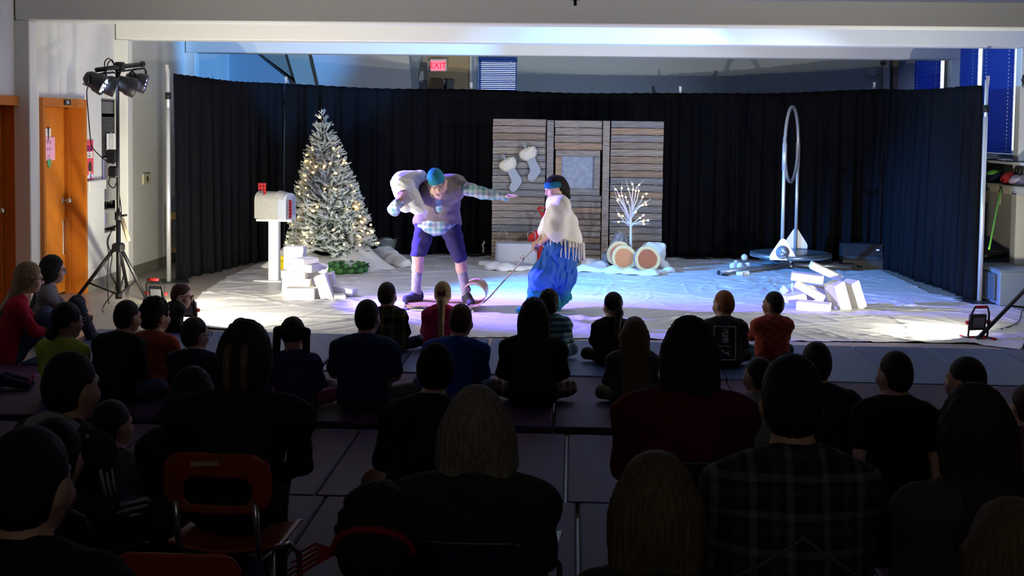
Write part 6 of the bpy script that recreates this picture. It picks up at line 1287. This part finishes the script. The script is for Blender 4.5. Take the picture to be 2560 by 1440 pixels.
# --- middle: people on the mat and on chairs
sitter('man in a black knit beanie and black shirt on the purple mat', 1096, 869, 5.78, bx=1060, sw=.42, hs=1.02, hair='beanie', sk='fair', shirt=BLK, pants=('brown_cord',(.16,.075,.028)), slv=1, wide=.9, fine=.010)
sitter('small child with dark hair in a patterned top beside the teen in the striped jacket', 262, 1005, 5.6, bx=285, sw=.29, hs=.98, yaw=-.25, hyaw=-.35, hair='short', hc='dark', sk='mid', shirt=mat('patterned_top', (.13,.13,.13), .9, vary=.85, vscale=22), pants=NVY)
def stripes(t, f, R, u, tp, T, z0, arm, leg, hc):
    mw = mat('stripe_grey', (.45,.45,.46), .8)
    for k in (-1,0,1):
        p = arm[1]; m = MB(); off = np.array((.058*T,-.012+k*.020,.012)); m.tube([p[0]+off+np.array((-.05,0,.055)), p[0]+off*1.05, (p[0]+p[1])/2+off, p[1]+off*.95], .006, 6); m.build('sleeve_stripe', mw, t)
        q = leg[1]; off = np.array((.071*T,0,.030+k*.022)); m = MB(); m.tube([q[0]+off*1.2, (q[0]+q[1])/2+off, q[1]+off*1.0, q[1]+np.array((.045*T,.05*T,.0+k*.02))], .0065, 6); m.build('leg_stripe', mw, t)
    s = SDF(); c = tp(0,-.06*T,.60*T); s.cone(c+np.array((-.09,0,.01)), c+np.array((.09,0,.01)), .050, .050, .03); s.cone(c+np.array((0,.0,.02)), c+np.array((0,-.07,-.12)), .07, .09, .05); s.ell(hc+np.array((0,0,-.1)), (.06,.07,.10), None, .02, 's'); linkmesh('hood', s.mesh('hood',.011), cloth('pale_hood',(.36,.36,.36)), t)
sitter('teen in a dark jacket with three pale stripes and a pale hood', 152, 885, 4.04, bx=150, sw=.42, hs=.98, seat=.49, floor=.05, yaw=-.55, hyaw=.05, hair='short', hc='dark', sk='mid', shirt=('dark_track_top',(.022,.024,.024)), pants=('navy_track_pants',(.012,.018,.07)), pose='chair', fine=.010, extra={'add': stripes})
chair((px_x(150,4.04), 4.04, .05), -.55, M_nch, False, 'navy plastic chair under the teen in the striped jacket')
def claw(t, f, R, u, tp, T, z0, arm, leg, hc):
    mm = mat('tortoise_clip', (.13,.09,.055), .35)
    for q in (-.028,.03):
        m = MB(); m.tube([f(q,-.135,.06),f(q*1.05,-.165,.0),f(q*1.1,-.158,-.08),f(q*1.1,-.14,-.12)], [.010,.014,.012,.008], 8, flat=.6); m.build('hair_clip', mm, t)
sitter('woman in black with brown hair held by a claw clip on an orange chair', 612, 815, 4.30, bx=585, sw=.50, hs=1.02, seat=.49, hair='claw', hc='brown', sk='fair', shirt=BLK, pants=BLK, pose='chair', wide=1.25, fine=.010, lean=.14, extra={'add': claw})
chair((px_x(586,4.2), 4.2, .05), -.04, M_och, True, 'orange plastic chair with a tape label and a slotted back', W=.37, tape=True)
sitter('girl with long dark hair sitting close beside the hair clip woman', 472, 929, 5.1, bx=470, sw=.40, hs=1.0, seat=.05, hair='long', hc='dark', sk='fair', shirt=BLK, pants=BLK, L=.15, wide=1.05)
chair((px_x(482,3.55), 3.55, .05), .03, M_och, False, 'orange plastic chair with only its upper back in view at the bottom edge', W=.37, zseat=.385, ztop=.665)
sitter('woman with long straight dark hair in a deep red sweater', 1735, 804, 4.26, bx=1712, sw=.46, hs=1.0, seat=.49, hair='long', hc='dark', sk='fair', shirt=('wine_sweater',(.10,.006,.012)), pants=BLK, pose='chair', L=.02, fine=.010, wide=1.05, lean=.14)
chair((px_x(1715,4.24), 4.24, .05), 0, M_nch, False, 'navy plastic chair under the woman in the deep red sweater')
sitter('woman with grey blond bobbed hair and a dark green sweater', 1192, 984, 3.42, bx=1185, sw=.44, hs=.98, seat=.49, hair='bob', hc='grey', sk='fair', shirt=('dark_green_sweater',(.022,.027,.022)), pants=DJ, pose='chair', fine=.009, wide=1.1)
chair((px_x(1186,3.40), 3.40, .05), 0, M_nch, False, 'navy chair hidden under the woman with grey blond hair')
chair((px_x(1252,4.25), 4.25, .05), -.08, M_nch, False, 'empty navy chair in front of the woman with grey blond hair', zseat=.41, ztop=.69)
def yoke(t, f, R, u, tp, T, z0, arm, leg, hc):
    c = tp(0,0,.43*T); mm = mat('plaid_piping', (.10,.095,.09), .8); s = []
    for a in ((-.17,-.10,0,.02),(.17,-.10,0,.02),(-.16,-.16,-.05,-.17),(.05,-.17,.16,-.16)): onto_back(t, bar(c[0]+a[0],c[2]+a[1],c[0]+a[2],c[2]+a[3],.006,8), .003, mm, 'yoke_seam')
M_gp = mat_bands('dark_grey_plaid', [(.010,.010,.010),(.05,.048,.045),(.016,.016,.016),(.14,.13,.12),(.012,.012,.012)], 'x', 11, cross='z', cscale=11)
sitter('man with short dark hair in a grey plaid western shirt', 1996, 899, 3.22, bx=1992, sw=.43, hs=1.03, seat=.49, yaw=.05, hyaw=-.1, hair='short', hc='dark', sk='mid', shirt=M_gp, pants=DJ, pose='chair', fine=.009, wide=1.05, extra={'add': yoke})
chair((px_x(1994,3.20), 3.20, .05), .05, M_nch, False, 'navy chair hidden under the man in the plaid shirt')
chair((px_x(2272,3.86), 3.86, .05), 0, M_nch, False, 'empty navy chair right of the man in the plaid shirt', W=.42)
sitter('woman with long dark hair in a charcoal top at the right', 2455, 978, 3.32, bx=2490, sw=.46, hs=1.0, seat=.49, yaw=.15, hair='long', hc='brown', sk='fair', shirt=('charcoal_top',(.055,.056,.058)), pants=JEAN, pose='chair', L=.22, fine=.009, lean=.14)
chair((px_x(2490,3.30), 3.30, .05), .15, M_nch, False, 'navy chair hidden under the long haired woman at the right')
# --- nearest heads along the bottom edge
sitter('child with blond bowl cut hair at the bottom edge', 1645, 1158, 2.74, bx=1645, sw=.34, hs=1.02, seat=.49, hair='bowl', hc='dark_blond', sk='fair', shirt=('dark_shirt',(.02,.022,.024)), pants=DJ, pose='chair', fine=.008)
def headband(t, f, R, u, tp, T, z0, arm, leg, hc):
    mm = cloth('red_ribbon',(.22,.008,.018)); m = MB(); m.tube([f(.098*math.cos(a),-.035-.09*math.sin(a)**2*.9-.02,-.03+.09*math.sin(a)) for a in np.linspace(.1,PI-.1,16)], .009, 6, flat=1); m.build('red_headband', mm, t)
    for k in range(5): m = MB(); m.tube([f(-.09,-.05,-.02),f(-.14,-.06,.0-.012*k),f(-.19-.01*k,-.05,-.03-.02*k)], [.006,.004,.002], 5); m.build('ribbon_end', mm, t)
sitter('child with frizzy dark hair and a red headband at the bottom edge', 936, 1232, 2.74, bx=936, sw=.32, hs=1.0, seat=.49, hair='fluffy', hc='dark', sk='tan', shirt=('dark_red_shirt',(.05,.008,.012)), pants=DJ, pose='chair', fine=.008, extra={'add': headband})
sitter('man with cropped dark hair and a bare neck in the bottom left corner', 52, 1083, 2.62, bx=40, sw=.46, hs=1.06, seat=.49, yaw=-.05, hyaw=-.15, hair='short', hc='dark', sk='mid', shirt=BLK, pants=DJ, pose='chair', fine=.009)
sitter('child in a black hooded top between the two dark haired men at the left', 130, 1053, 3.6, bx=120, sw=.34, hs=1.0, seat=.49, hair='short', hc='black', sk='mid', shirt=BLK, pants=DJ, pose='chair')
sitter('person with dark blond hair cut off by the bottom right corner', 2545, 1272, 2.74, bx=2555, sw=.36, hs=1.0, seat=.49, yaw=.1, hair='bob', hc='light', sk='fair', shirt=('dark_shirt',(.02,.022,.024)), pants=DJ, pose='chair', fine=.009)
for px, Y, lab in ((1645,2.72,'navy chair under the blond bowl cut child, below the frame'),(936,2.72,'navy chair under the child with the red headband, below the frame'),(40,2.6,'navy chair under the man in the bottom left corner'),(120,3.58,'dark chair under the child in the black hooded top'),(2555,2.72,'navy chair under the person in the bottom right corner')):
    chair((px_x(px,Y), Y, .05 if Y > 3.16 else .05), 0, M_nch, False, lab)
row(1.64, 3.12, -3.2, 3, 'row below the bottom edge')
